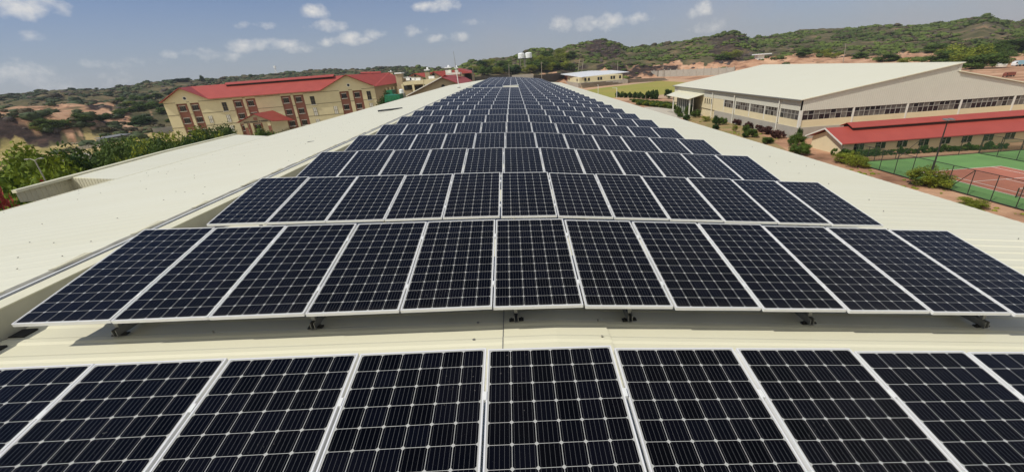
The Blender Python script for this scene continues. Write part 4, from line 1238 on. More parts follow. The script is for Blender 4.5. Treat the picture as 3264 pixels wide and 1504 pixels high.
# ------------------------------------------------------------------ long low building with red roof
rb = empty('classroom_block', (51.8, 65.7, G), 'long low cream building with red gabled roof behind the tennis court', 'building')
ex, ey0, ey1, ez = 51.4, 65.5, 74.6, -12.0
ym = 70.0; za = on(*c6(515, 172), y=ym)[2]
XE2 = 104.0
mb = MB(); mb.slab([(ex, ey0, ez), (XE2, ey0, ez), (XE2, ym, za), (ex, ym, za)], .13, 'red_roof'); mb.slab([(ex, ym, za), (XE2, ym, za), (XE2, ey1, ez), (ex, ey1, ez)], .13, 'red_roof'); mb.build('roof', rb)
mb = MB(); mb.prism([(ex - .03, ey0 - .02, ez - .2), (ex - .03, ym, za - .2), (ex - .03, ey1 + .02, ez - .2), (ex - .03, ey1 + .02, ez + .02), (ex - .03, ym, za + .03), (ex - .03, ey0 - .02, ez + .02)], (.06, 0, 0), 'trim_white'); mb.build('barge_board', rb)
mb = MB(); mb.box(ex + .8, XE2 - 1, ey0 + .9, ey1 - .9, G, ez - .05, 'hall_cream_wall')
mb.prism([(ex + .8, ey0 + .9, ez - .05), (ex + .8, ym, za - .45), (ex + .8, ey1 - .9, ez - .05)], (.3, 0, 0), 'hall_cream_wall'); mb.build('wall', rb)
v0 = on(*c6(700, 122), y=ym); v1z = v0[2]
mb = MB(); vx = v0[0]
mb.slab([(vx, ym - 1.5, v1z - .62), (XE2 - 4, ym - 1.5, v1z - .62), (XE2 - 4, ym, v1z), (vx, ym, v1z)], .1, 'red_roof'); mb.slab([(vx, ym, v1z), (XE2 - 4, ym, v1z), (XE2 - 4, ym + 1.5, v1z - .62), (vx, ym + 1.5, v1z - .62)], .1, 'red_roof')
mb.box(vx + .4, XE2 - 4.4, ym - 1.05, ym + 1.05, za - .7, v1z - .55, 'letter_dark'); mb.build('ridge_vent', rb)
for i in range(14):
    xw = 54.2 + i * 3.55
    mb = MB(); mb.box(xw, xw + 1.6, ey0 + .84, ey0 + .9, -13.35, -12.35, 'dark_glass'); w_ = mb.build('window', rb)
    mb = MB(); mb.box(xw - .08, xw + 1.68, ey0 + .8, ey0 + .84, -13.43, -13.35, 'grey_wall'); mb.box(xw + .75, xw + .85, ey0 + .8, ey0 + .84, -13.35, -12.35, 'grey_wall'); mb.box(xw, xw + .75, ey0 + .8, ey0 + .84, -12.75, -12.7, 'grey_wall'); sub(mb, 'frame', w_)
mb = MB(); mb.bar((ex + 1.0, ey0 + .8, G), (ex + 1.0, ey0 + .8, ez), .06, 'trim_white'); mb.build('downpipe', rb)

# ------------------------------------------------------------------ tennis courts
GX0, GX1, GY0, GY1 = 50.1, 69.3, 14.0, 60.9
sheet('tennis_court_surface', [(GX0, GY0), (GX1 + 26, GY0), (GX1 + 26, GY1), (GX0, GY1)], 'court_green', .06)
CX0, CX1, CYB, CYN = 53.9, 64.87, 53.6, 41.7
sheet('court_playing_area', [(CX0, CYN - 11.9), (CX1, CYN - 11.9), (CX1, CYB), (CX0, CYB)], 'court_red', .068)
mb = MB(); lz = G + .073
def ln(x0, x1, y0, y1): mb.add([(x0, y0, lz), (x1, y0, lz), (x1, y1, lz), (x0, y1, lz)], [(0, 1, 2, 3)], 'line_white')
b_ = .1
ln(CX0, CX1, CYB - b_, CYB); ln(CX0, CX1, CYN - 11.9, CYN - 11.8)
for x in (CX0, CX1 - b_): ln(x, x + b_, CYN - 11.8, CYB - b_)
for x in (CX0 + 1.37, CX1 - 1.37 - b_): ln(x, x + b_, CYN - 11.8, CYB - b_)
for y in (CYN + 6.3, CYN - 6.4): ln(CX0 + 1.37 + b_, CX1 - 1.37 - b_, y, y + b_)
ln((CX0 + CX1) / 2 - b_ / 2, (CX0 + CX1) / 2 + b_ / 2, CYN - 6.3, CYN + 6.3)
o = mb.build('court_line_markings'); tag(o, kind='structure')
r_ = empty('tennis_net', (CX0, CYN, G), 'tennis net with dark posts across the red court', 'net')
for x in (CX0 - .4, CX1 + .4):
    mb = MB(); mb.bar((x, CYN, G), (x, CYN, G + 1.1), .06, 'dark_steel'); mb.build('post', r_)
mb = MB(); mb.add([(CX0 - .4, CYN, G + .08), (CX1 + .4, CYN, G + .08), (CX1 + .4, CYN, G + 1.0), (CX0 - .4, CYN, G + 1.0)], [(0, 1, 2, 3)], 'fence_net'); mb.build('netting', r_)
mb = MB(); mb.box(CX0 - .4, CX1 + .4, CYN - .02, CYN + .02, G + 1.0, G + 1.07, 'line_white'); mb.build('tape', r_)
def fence(p0, p1, h, step, label, brace=()):
    p0 = np.array([*p0, G], float); p1 = np.array([*p1, G], float); L_ = np.linalg.norm(p1 - p0); d = (p1 - p0) / L_
    r = empty('court_fence', p0, label, 'fence', 'wire fences around the tennis courts'); n = int(round(L_ / step)); up = np.array([0, 0, h])
    for i in range(n + 1):
        P = p0 + d * L_ * i / n; mb = MB(); mb.bar(P, P + up, .045, 'dark_steel'); mb.build('post', r)
    for z, nm in ((h, 'top_rail'), (.12, 'bottom_rail')):
        mb = MB(); mb.bar(p0 + np.array([0, 0, z]), p1 + np.array([0, 0, z]), .035 if z > 1 else .05, 'dark_steel'); mb.build(nm, r)
    for i in brace:
        a = p0 + d * L_ * i / n; b = p0 + d * L_ * (i + 1) / n + up
        mb = MB(); mb.bar(a, b, .04, 'dark_steel'); mb.build('brace', r)
    mb = MB(); mb.add([p0 + np.array([0, 0, .1]), p1 + np.array([0, 0, .1]), p1 + up, p0 + up], [(0, 1, 2, 3)], 'fence_net'); mb.build('netting', r)
fence((GX0, GY1), (GX0, GY0), 2.85, 2.5, 'green wire fence along the near side of the tennis court beside the roof edge', (6, 12))
fence((GX0, GY1), (GX1 + 26, GY1), 2.85, 3.2, 'green wire fence along the back of the tennis courts before the red-roofed block', (2,))
fence((GX1, GY0), (GX1, GY1), 2.85, 2.6, 'green wire fence between the two tennis courts', ())
# floodlight mast
MBs = np.array([49.9, 48.25, G]); 
r_ = empty('floodlight_mast', MBs, 'tall dark floodlight mast beside the tennis court fence', 'light pole')
mt = 7.7
mb = MB(); mb.bar(MBs, MBs + [0, 0, mt], .10, 'dark_steel', seg=8, r2=.06); mb.build('pole', r_)
mb = MB(); mb.bar(MBs + [-.45, 0, mt], MBs + [.55, -.1, mt - .05], .05, 'galv_steel'); mb.build('arm', r_)
for dx_ in (-.5, .12):
    mb = MB(); mb.slab([MBs + [dx_, -.22, mt + .05], MBs + [dx_ + .5, -.25, mt + .02], MBs + [dx_ + .5, .2, mt + .12], MBs + [dx_, .22, mt + .15]], .12, 'galv_steel'); mb.build('lamp_head', r_)

# ------------------------------------------------------------------ ground patches on the right
sheet('lawn', [g(t2(*q))[:2] for q in ((560, 560), (1000, 560), (1500, 800), (2100, 1180), (1500, 1180), (500, 720), (430, 640))], 'dry_lawn', .012)
sheet('plaza_paving', [g(t2(*q))[:2] for q in ((-250, 470), (60, 480), (420, 450), (640, 500), (520, 560), (430, 660), (-60, 640))], 'plaza', .016)
fx = [g(cB(*q))[:2] for q in ((1240, 815), (1500, 775), (1900, 730), (2250, 690), (2420, 660), (2900, 690), (2900, 850), (2300, 905), (2000, 905), (1500, 960), (900, 960), (1000, 850))]
sheet('running_track', [g(cB(*q))[:2] for q in ((1100, 780), (1900, 690), (2500, 620), (3100, 650), (3100, 940), (2200, 950), (1500, 1010), (700, 1010), (900, 850))], 'track_soil', .02)
sheet('football_field', fx, 'football_grass', .03)
rd = [on(0, 458, z=G), on(60, 450, z=G), on(120, 436, z=G), on(165, 428, z=G)]
ru = [on(0, 450, z=G), on(60, 441, z=G), on(120, 430, z=G), on(165, 423, z=G)]
sheet('dirt_road', [q[:2] for q in rd] + [q[:2] for q in ru[::-1]], 'road_grey', .02)
sheet('left_paving', [g((240, 480))[:2], g((330, 500))[:2], g((420, 540))[:2], g((260, 600))[:2], g((140, 560))[:2]], 'plaza', .015)

# planting along the hall, each shrub on its own
hedge = [(600, 505), (640, 512), (680, 520), (720, 530), (760, 542), (800, 552), (850, 565), (890, 578), (940, 592), (985, 608), (1030, 622), (1075, 640), (1120, 662), (1165, 682),
         (1300, 735), (1350, 745), (1455, 775), (1530, 790), (1640, 830), (1690, 850), (1760, 885), (1800, 895), (1915, 945), (1950, 955)]
for i, q in enumerate(hedge):
    P = g(t2(q[0], q[1] + 30)); w = 1.9 + .35 * math.sin(i * 2.3)
    shrub(P[0], P[1], G, w, w * .82, 'leaf_plum', f'dark plum shrub in the row along the sports hall, {ORD[i]} from the porch', 'plum shrubs along the sports hall', seed=i)
gr = [(310, 560, 3.6, 3.4, 'small green tree on the plaza edge by our roof, leftmost', 'leaf_mid'), (345, 600, 2.2, 1.6, 'low bush at the foot of the leftmost small green tree', 'leaf_mid'), (480, 570, 3.6, 3.8, 'small green tree with visible trunk right of the plaza', 'leaf_mid'), (450, 650, 3.2, 2.2, 'broad bush under the trunk tree at our roof edge', 'leaf_dark'), (610, 600, 3.4, 2.8, 'green bush right of the small trunk tree', 'leaf_mid'),
      (770, 665, 3.0, 1.8, 'low pale bush on the lawn middle', 'leaf_olive'), (930, 725, 2.8, 3.0, 'upright green bush on the lawn, left of a pair', 'leaf_dark'), (1040, 720, 2.5, 2.4, 'rounded green bush on the lawn, right of a pair', 'leaf_mid'), (930, 800, 2.4, 1.5, 'low dark bush at our roof edge below the lawn pair', 'leaf_dark'), (1245, 840, 1.6, 2.0, 'thin pale sapling on the lawn', 'leaf_olive'),
      (1430, 860, 2.2, 2.4, 'green bush with pointed top at the lawn end', 'leaf_mid'), (1530, 930, 3.0, 2.3, 'wide green bush beside our roof edge before the sand', 'leaf_mid'), (1420, 925, 2.2, 1.5, 'small low bush beside the wide green bush', 'leaf_dark'), (1480, 730, 1.7, 2.2, 'tiny palm-like shrub rising above the plum row', 'leaf_mid'), (1780, 1030, 3.0, 1.6, 'low spreading bush on the sand by our roof', 'leaf_mid'),
      (2250, 1060, 3.6, 2.9, 'big dense green bush at the sports hall corner', 'leaf_mid'), (2290, 985, 1.3, 3.3, 'narrow pointed sapling behind the big corner bush', 'leaf_dark'), (150, 290, 4.0, 5.0, 'dark green tree at the far end of the sports hall', 'leaf_dark')]
for i, (a, b, w, h, lab, kd) in enumerate(gr):
    w *= .78; h *= .85; P = g(t2(a, b + 45 if i != 17 else b + 50)); tree(P[0], P[1], G, w, h, kd, lab, None, seed=130 + i, name='bush' if h < 3 else 'small_tree', cat='bush' if h < 3 else 'tree', crown_from=.05)
gr = [(130, 160, 3.0, 1.5, 'pale leafy bush at our roof edge left of the court corner', 'leaf_olive'), (250, 190, 3.4, 1.8, 'large spreading yellow-green bush at our roof edge by the court corner', 'leaf_olive'), (350, 230, 3.0, 1.8, 'yellow-green bush nearest the court corner', 'leaf_olive'),
      (1250, 470, 4.0, 2.4, 'big feathery yellow-green bush around the floodlight mast', 'leaf_olive'), (1400, 500, 3.2, 1.7, 'feathery bush right of the floodlight mast', 'leaf_olive'), (1860, 740, 2.4, .9, 'low dry plant at the court fence foot', 'leaf_olive'), (1930, 780, 2.0, .8, 'low dry plant below the court fence, lower of two', 'leaf_olive'),
      (-420, 60, 3.2, 2.2, 'green bush between hall corner bush and red-roofed block', 'leaf_mid')]
for i, (a, b, w, h, lab, kd) in enumerate(gr):
    P = g(t1(a, b + 40)); tree(P[0], P[1], G, w, h, kd, lab, None, seed=160 + i, name='bush', cat='bush', crown_from=.03)
xs_ = [(20, 100, 1.0, 1.3), (150, 105, 1.0, 1.3)] + [(200 + 62 * i, 118 - 2.1 * i, 1.3, 1.2) for i in range(7)] + [(610 + 73 * i + (i % 3) * 12, 100 - 4.0 * i, .95 + .35 * ((i * 7) % 3 == 0), .9 + .5 * ((i * 5) % 4 == 0)) for i in range(24)]
for i, (a, b, w, h) in enumerate(xs_):
    P = g(t1(a, b + 6)); P[1] = min(P[1], 65.9) if a > 170 else P[1]
    k_ = f'{ORD[i]} from the left' if i < 30 else f'number {i + 1} from the left'
    shrub(P[0], P[1], G, w, h, 'leaf_dark' if i % 3 else 'leaf_mid', f'small clipped shrub before the red-roofed block, {k_}', 'clipped shrubs before the red-roofed block', seed=i)
wd = []
for _ in range(1500):
    x = r.uniform(16, 53.5); y = r.uniform(14, 118)
    if x > 49.5 and y < 61: continue
    if nz2(x, y, .09, 2.0) < .02: continue
    wd.append((x, y, G, r.uniform(.12, .42), r.uniform(.5, .9), r.uniform(.2, .9)))
scatter('weeds', wd, 'leaf_olive', 'dry weeds and grass tufts on the soil between the roof and the sports hall', PROTO_S)
# garden hedges before the sports field
for i in range(30):
    P = g((1966 + i * 4.6, 311 + i * .25)); shrub(P[0], P[1] + (i % 3) * 1.6, G, 1.9, 1.7 + .45 * (i * 7 % 4) + (1.2 if i > 21 else 0), 'leaf_dark', f'dark clipped hedge tree bordering the sports field, {ORD[i]} from the left', 'dark hedge by the sports field', name='hedge_tree', seed=i)
hl = []
for i in range(22):
    P = g((2020 + i * 7.2, 326 + i * .85)); shrub(P[0], P[1], G, 3.0, 1.6, 'leaf_mid', f'low clipped garden hedge clump behind the plaza, back line, {ORD[i]} from the left', 'garden hedge clumps, back line', name='hedge_clump', seed=i + 3)
for i in range(20):
    P = g((2035 + i * 7.4, 334 + i * .9)); shrub(P[0], P[1], G, 2.8, 1.7, 'leaf_mid' if i % 3 else 'leaf_olive', f'green clipped hedge clump at the plaza edge, front line, {ORD[i]} from the left', 'garden hedge clumps, front line', name='hedge_clump', seed=i + 9)

# ------------------------------------------------------------------ pavilion with white roof, terraces, walls
pv = empty('pavilion', (57, 334, -11), 'single-storey cream pavilion with flat white roof above the stand', 'building')
zb, zc = -11.0, -7.2
N_, R_, L_p = on(1846, 265, z=zb), on(1984, 254, z=zb), on(1791, 257, z=zb)
rc = [on(1855, 246, z=-7.0), on(2006, 229.5, z=-7.0), on(1918, 221.5, z=-5.0), on(1787, 236.5, z=-5.2)]
mb = MB(); mb.slab(rc, .45, 'tank_white'); mb.build('roof', pv)
up_ = np.array([0, 0, 3.9]); dR = (R_ - N_); dL = (L_p - N_); uR = dR / np.linalg.norm(dR); uL = dL / np.linalg.norm(dL)
mb = MB(); mb.prism([N_, R_, R_ + dL * .9, N_ + dL * .62], (0, 0, 3.75), 'cream_wall')
mb.build('wall', pv)
mb = MB(); mb.prism([N_ + dL * .62 + [0, 0, .01], N_ + dL * .62 + dR * .3, L_p + dR * .3, L_p], (0, 0, 3.9), 'brown_bay'); mb.build('end_wing', pv)
mb = MB(); mb.prism([N_ - uL * 1.5 - uR * 1 + [0, 0, -3], R_ - uL * 1.5 + uR * 4 + [0, 0, -3], R_ + dL + uR * 4 + [0, 0, -3], L_p - uR * 1 + [0, 0, -3]], (0, 0, 2.95), 'concrete'); mb.build('base', pv)
nR = np.array([uR[1], -uR[0], 0]); nL = np.array([uL[1], -uL[0], 0])
if np.dot(nR, CAM - N_) < 0: nR = -nR
if np.dot(nL, CAM - N_) < 0: nL = -nL
for t_w in (.12, .2, .42, .48, .72, .78, .92):
    P = N_ + dR * t_w; mb = MB(); mb.prism([P + [0, 0, .9], P + uR * 1.5 + [0, 0, .9], P + uR * 1.5 + [0, 0, 3.0], P + [0, 0, 3.0]], tuple(nR * .08), 'dark_glass'); mb.build('window', pv)
for t_w in (.07, .5, .70, .82, .93):
    P = N_ + dL * t_w; mb = MB(); mb.prism([P + [0, 0, .9 if t_w != .82 else .1], P + uL * 3.5 + [0, 0, .9 if t_w != .82 else .1], P + uL * 3.5 + [0, 0, 2.6], P + [0, 0, 2.6]], tuple(nL * .10), 'dark_glass'); mb.build('window', pv)
st = empty('spectator_stand', (60, 315, G), 'stepped concrete stand below the pavilion beside the football field', 'stand')
BOT = [g((1857, 282)), g((1930, 274)), g((2010, 265)), g((2130, 257))]; TOP = [on(1849, 267, z=-11.3), on(1925, 260, z=-11.3), on(2000, 253, z=-11.3), on(2115, 248.5, z=-12.6)]
nst = 4
for i in range(nst):
    f0, f1 = i / nst, (i + 1) / nst
    a_ = [b + (t - b) * f0 for b, t in zip(BOT, TOP)]; c_ = [b + (t - b) * f1 for b, t in zip(BOT, TOP)]; mb = MB()
    for k in range(3):
        zt0, zt1 = G + (TOP[k][2] - G) * f1, G + (TOP[k + 1][2] - G) * f1
        mb.slab([(a_[k][0], a_[k][1], zt0), (a_[k + 1][0], a_[k + 1][1], zt1), (c_[k + 1][0], c_[k + 1][1], zt1), (c_[k][0], c_[k][1], zt0)], 1.2, 'tan_wall')
        mb.slab([(a_[k][0], a_[k][1] - .25, zt0 + .06), (a_[k + 1][0], a_[k + 1][1] - .25, zt1 + .06), (a_[k + 1][0], a_[k + 1][1] + .5, zt1 + .06), (a_[k][0], a_[k][1] + .5, zt0 + .06)], .42, 'terrace_brown')
    q_ = mb.build('terrace_step', st); q_['kind'] = 'stuff'
def wall(p0, p1, z0, h, m, label, posts=0, group=None, t=.3, name='boundary_wall'):
    p0 = np.array([*p0[:2], z0]); p1 = np.array([*p1[:2], z0]); d = p1 - p0; L_ = np.linalg.norm(d); nrm = np.array([d[1], -d[0], 0]) / L_ * t
    r = empty(name, p0, label, 'wall', group); mb = MB(); mb.prism([p0, p1, p1 + [0, 0, h], p0 + [0, 0, h]], tuple(nrm), m); mb.build('panel', r)
    for i in range(posts):
        P = p0 + d * i / max(1, posts - 1); mb = MB(); mb.box(P[0] - .35, P[0] + .35, P[1] - .5, P[1] + .35, z0, z0 + h + .8, 'concrete'); mb.build('post', r)
a_, b_ = g(c4(585, 582)), g(c4(1010, 578))
wall(g(c4(340, 572)), a_, G, 5.2, 'concrete', 'pale concrete boundary wall behind the football field, left stretch', 8, 'concrete walls behind the field')
wall(a_, g(c4(1300, 560)), G, 5.4, 'grey_wall', 'grey concrete panel wall behind the football field, stretch toward the sports hall', 12, 'concrete walls behind the field')
for (q0, q1, v0, v1, m_, lab) in (((1335, 0), (1870, 0), 252, 243, 'dark_wall', ''),):
    pass
P0 = on(1480, 256, d=335); P1 = on(1632, 248, d=345); P2 = on(1700, 247, d=345); P3 = on(1800, 242, d=400)
wall(P0, P1, G, on(1550, 243, d=340)[2] - G, 'dark_wall', 'dark stone boundary wall behind the far end of the roof, left stretch', 0)
wall(P1 + [0, -1, 0], P2, G, on(1665, 238, d=344)[2] - G, 'concrete', 'pale grey wall stretch straight behind the far end of the roof', 0)
wall(P2, P3, G, on(1750, 236, d=372)[2] - G, 'dark_wall', 'dark stone boundary wall between the roof end and the pavilion', 0)
# rubble behind the roof end
rbl = []
for _ in range(420):
    u = random.uniform(1700, 1800); v = random.uniform(246, 262); P = g((u, v)); rbl.append(P)
mb = MB()
for P in rbl:
    if P[1] > 325: continue
    w = random.uniform(.8, 3.2); hh = random.uniform(.3, 1.4); a = random.uniform(0, 3.14); c, s = math.cos(a), math.sin(a); pts = []
    for sx_, sy_ in ((-1, -1), (1, -1), (1, 1), (-1, 1)): pts.append((P[0] + w * (c * sx_ - s * sy_ * .4), P[1] + w * (s * sx_ + c * sy_ * .4), G))
    mb.prism(pts, (random.uniform(-.3, .3), 0, hh), random.choice(['concrete', 'grey_wall', 'trim_white', 'dark_wall', 'dark_steel']))
if mb.v:
    o = mb.build('rubble'); tag(o, 'heap of mixed stone and scrap between the roof end and the pavilion', 'rubble', kind='stuff')
mo = MB(); Pm = g(cB(860, 690)); 
ob = bpy.data.objects.new('soil_mound', None)
vs = []; seg = 20
for j in range(6):
    for i in range(seg):
        rr = (j / 5) ; a = 6.283 * i / seg; vs.append((Pm[0] + 22 * rr * math.cos(a) * (1 + .15 * math.sin(3 * a)), Pm[1] + 26 * rr * math.sin(a), G - .2 + 3.0 * (1 - rr * rr) + .3 * math.sin(5 * a) * rr))
bpy.data.objects.remove(ob)
mo.add(vs, [(j * seg + i, j * seg + (i + 1) % seg, (j + 1) * seg + (i + 1) % seg, (j + 1) * seg + i) for j in range(5) for i in range(seg)], 'track_soil')
o = mo.build('soil_mound'); tag(o, kind='structure')
# goal frames of white posts on the near touchline
for i, (a, b, ht) in enumerate(((1425, 870, 4.0), (1730, 945, 4.0))):
    P = g(cB(a, b)); r_ = empty('lamp_post', P, ['thin white post at the near edge of the football field, farther one', 'white post with short arm at the near edge of the football field, nearer one'][i], 'post', 'white posts at the field edge')
    mb = MB(); mb.bar(P, P + [0, 0, ht + .6], .12, 'tank_white'); mb.build('pole', r_)
    mb = MB(); mb.bar(P + [0, 0, ht + .5], P + [-2.2 if i else -.6, 0, ht + .6], .08, 'tank_white'); mb.build('arm', r_)

# ------------------------------------------------------------------ buildings behind the left end of the roof
yg = 128.0
gb = empty('gabled_house', on(*CA(1490, 600), y=yg) * [1, 1, 0] + [0, 0, G], 'tan gabled house with red roof directly behind the left roof edge', 'building')
q0, q1, q2_ = on(*CA(740, 800), y=yg), on(*CA(1495, 395), y=yg), on(*CA(1870, 545), y=yg)
back = np.array([9.5, 26.0, 0.0]); 
pa, pb = on(*CA(1990, 385), y=yg + 26), on(*CA(2190, 485), y=yg + 26)
mb = MB(); q0b = q0 + [0, 0, -.15]; q1b = q1 + [0, 0, -.3]; q2b = q2_ + [0, 0, -.2]
mb.prism([q0b, (q0b[0], yg, G), (q2b[0], yg, G), q2b, q1b], (0, .4, 0), 'tan_wall')
mb.prism([(q2b[0], yg + .4, G), (q2b[0], yg + .4, q2b[2]), (pb[0], yg + 26, q2b[2]), (pb[0], yg + 26, G)], (-.4, 0, 0), 'tan_wall'); mb.build('wall', gb)
mb = MB(); mb.slab([q1 + [0, -.9, 0], q2_ + [.6, -.9, -.2], pb, pa], .18, 'red_roof'); mb.slab([q0 + [-.8, -.9, -.3], q1 + [0, -.9, 0], pa, pa + (q0 - q1)], .18, 'red_roof'); mb.build('roof', gb)
mb = MB(); mb.prism([q0 + [-.8, -1.0, -.5], q1 + [0, -1.0, -.2], q1 + [0, -1.0, .05], q0 + [-.8, -1.0, -.25]], (0, .1, 0), 'trim_white'); mb.build('barge_board', gb)
rv0, rv1 = on(*CA(1540, 360), y=yg + 8), on(*CA(1800, 362), y=yg + 18)
mb = MB(); mb.slab([rv0 + [-1.2, 0, -.5], rv0 + [.2, -.3, .1], rv1, rv1 + [-1.2, 0, -.6]], .12, 'red_roof'); mb.slab([rv0 + [.2, -.3, .1], rv0 + [1.9, 0, -.75], rv1 + [1.9, 0, -.75], rv1], .12, 'red_roof')
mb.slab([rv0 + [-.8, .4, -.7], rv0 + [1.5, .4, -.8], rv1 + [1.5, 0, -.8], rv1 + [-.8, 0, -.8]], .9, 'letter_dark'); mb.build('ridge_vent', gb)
mb = MB(); C_ = on(*CA(1520, 612), y=yg - .02)
mb.prism([C_ + np.array([.5 * math.cos(a), 0, .5 * math.sin(a)]) for a in np.linspace(0, 6.283, 13)[:-1]], (0, -.05, 0), 'dark_glass'); mb.build('round_vent', gb)

def qbox(cf, a0, a1, b0, b1, y, dep, m, mb, zbase=None):
    """box whose front face spans the sight lines a0..a1, b0..b1 at depth y"""
    P = on(*cf(a0, b1), y=y); Q = on(*cf(a1, b0), y=y)
    mb.box(P[0], Q[0], y, y + dep, P[2] if zbase is None else zbase, Q[2], m); return P, Q
yb2 = 165.0
fb2 = empty('flat_block', on(*CA(900, 600), y=yb2) * [1, 1, 0] + [0, 0, G], 'cream flat-roofed block with open veranda between hostel and gabled house', 'building')
mb = MB(); P, Q = on(*CA(620, 585), y=yb2), on(*CA(1100, 480), y=yb2)
mb.prism([on(*CA(600, 590), y=yb2), on(*CA(1075, 560), y=yb2), on(*CA(1075, 470), y=yb2), on(*CA(600, 520), y=yb2)], (0, 14, 0), 'cream_wall')
mb.prism([on(*CA(1075, 600), y=yb2), on(*CA(1420, 540), y=yb2), on(*CA(1420, 430), y=yb2), on(*CA(1090, 468), y=yb2)], (0, 14, 0), 'cream_wall'); mb.build('parapet', fb2)
mb = MB(); P = on(*CA(560, 600), y=yb2 + 5); Q = on(*CA(1420, 600), y=yb2 + 5); mb.box(P[0], Q[0], yb2 + 5, yb2 + 14, G, P[2] + .5, 'tan_wall'); mb.build('back_wall', fb2)
for a in (590, 835, 1085):
    P = on(*CA(a, 600), y=yb2); mb = MB(); mb.box(P[0] - .35, P[0] + .35, yb2, yb2 + .7, G, on(*CA(a, 570), y=yb2)[2], 'cream_wall'); mb.build('column', fb2)
for a0, a1 in ((640, 800), (870, 1060)):
    mb = MB(); P, Q = on(*CA(a0, 700), y=yb2 + 4.9), on(*CA(a1, 590), y=yb2 + 4.9); mb.box(P[0], Q[0], yb2 + 4.85, yb2 + 4.98, P[2], Q[2], 'dark_glass'); mb.build('window', fb2)
for i, a in enumerate((740, 830, 940, 1255)):
    P = on(*CA(a, 480 if i < 3 else 440), y=yb2 + 4); mb = MB(); mb.slab([P + [-1, 0, .9], P + [1, 0, .9], P + [1, 1.6, .9], P + [-1, 1.6, .9]], .9, 'tank_white'); o = mb.build('rooftop_unit')
    tag(o, 'white rooftop unit on the cream flat block, ' + ['leftmost', 'second from left', 'third from left', 'rightmost near the gable'][i], 'rooftop unit', 'rooftop units on the flat block')

def house(aL, aM, aR, bE, bA, y, label, mwall='tan_wall', dep=14, shift=6.0, drop=0.0, cf=CA):
    """small gabled house, gable toward us, roof running back and to the right"""
    eL, ap, eR = on(*cf(aL, bE), y=y), on(*cf(aM, bA), y=y), on(*cf(aR, bE - (aR - aL) * .0), y=y)
    r = empty('red_roof_house', (ap[0], y, G), label, 'house', 'red-roofed houses behind the hostel')
    mb = MB(); mb.prism([(eL[0], y, G), (eR[0], y, G), (eR[0], y, eR[2]), (ap[0], y, ap[2] - .2), (eL[0], y, eL[2])], (0, .5, 0), mwall); mb.build('wall', r)
    sv = np.array([shift, dep, drop]); mb = MB(); mb.slab([ap + [0, -.6, 0], eR + [.8, -.6, -.3], eR + sv + [.8, 0, -.3], ap + sv], .2, 'red_roof'); mb.slab([eL + [-.8, -.6, -.3], ap + [0, -.6, 0], ap + sv, eL + sv], .2, 'red_roof'); mb.build('roof', r)
    mb = MB(); C_ = on(*cf(aM, bA + (bE - bA) * .7), y=y - .03); mb.prism([C_ + np.array([.6 * math.cos(a), 0, .6 * math.sin(a)]) for a in np.linspace(0, 6.283, 11)[:-1]], (0, -.05, 0), 'dark_glass'); mb.build('round_vent', r)
house(740, 880, 1060, 390, 318, 235, 'red-roofed house left of the pinkish tank tower, partly hidden', shift=15)
house(1170, 1300, 1480, 385, 275, 215, 'red-roofed house right of the pinkish tank tower', shift=14)
r = empty('tall_red_roof_block', on(*CA(2050, 400), y=200) * [1, 1, 0] + [0, 0, G], 'tall block with red roof and dark tall openings right of the lightning rod', 'building')
mb = MB(); mb.slab([on(*CA(1840, 215), y=200), on(*CA(2170, 300), y=192), on(*CA(2175, 250), y=212), on(*CA(1900, 198), y=214)], .3, 'red_roof'); mb.build('roof', r)
mb = MB(); P = on(*CA(1860, 300), y=200); Q = on(*CA(2170, 300), y=200); mb.box(P[0], Q[0], 200, 212, G, Q[2] - .2, 'tan_wall'); mb.build('wall', r)
for a in (2040, 2090, 2140):
    P = on(*CA(a, 310), y=199.9); mb = MB(); mb.box(P[0] - .75, P[0] + .55, 199.85, 199.98, G + 3, P[2] - .3, 'letter_dark'); mb.build('tall_opening', r)

def tank_tower(a, b_top, b_base, y, label, wpx, mtower='tan_wall', cf=CA, plate=True):
    P = on(*cf(a, b_base), y=y); T = on(*cf(a, b_top), y=y); w = abs(on(*cf(a + wpx, b_base), y=y)[0] - P[0]) / 2
    r = empty('water_tank_tower', (P[0], y, G), label, 'water tower', 'rooftop water tank towers'); h = T[2] - P[2]
    mb = MB(); mb.box(P[0] - w, P[0] + w, y, y + 2 * w, G, P[2] + h * .35, mtower); mb.build('tower', r)
    mb = MB(); mb.box(P[0] - w * .8, P[0] - w * .6, y + .1, y + .3, P[2] + h * .35, P[2] + h * .6, 'galv_steel'); mb.box(P[0] + w * .6, P[0] + w * .8, y + .1, y + .3, P[2] + h * .35, P[2] + h * .6, 'galv_steel'); mb.build('tank_stand', r)
    mb = MB(); mb.box(P[0] - w * 1.15, P[0] + w * 1.15, y - .2, y + 2 * w + .2, P[2] + h * .6, P[2] + h * .74, 'tank_white'); mb.build('slab', r)
    mb = MB(); mb.lathe((P[0] + w * .2, y + w, P[2] + h * .74), [(w * .42, 0), (w * .42, h * .16), (w * .28, h * .22), (w * .12, h * .26)], 'tank_white', 12); mb.build('tank', r)
tank_tower(1165, 175, 370, 205, 'pinkish tower carrying a white water tank, middle of the three', 105)
tank_tower(320, 255, 330, 185, 'white tank platform above the right end of the hostel roof', 80, 'cream_wall')
tank_tower(1640, 130, 300, 195, 'tallest white stacked tank tower left of the lightning rod', 130, 'trim_white')
tank_tower(1830, 140, 300, 196, 'white tank tower just behind the lightning rod', 75, 'trim_white')
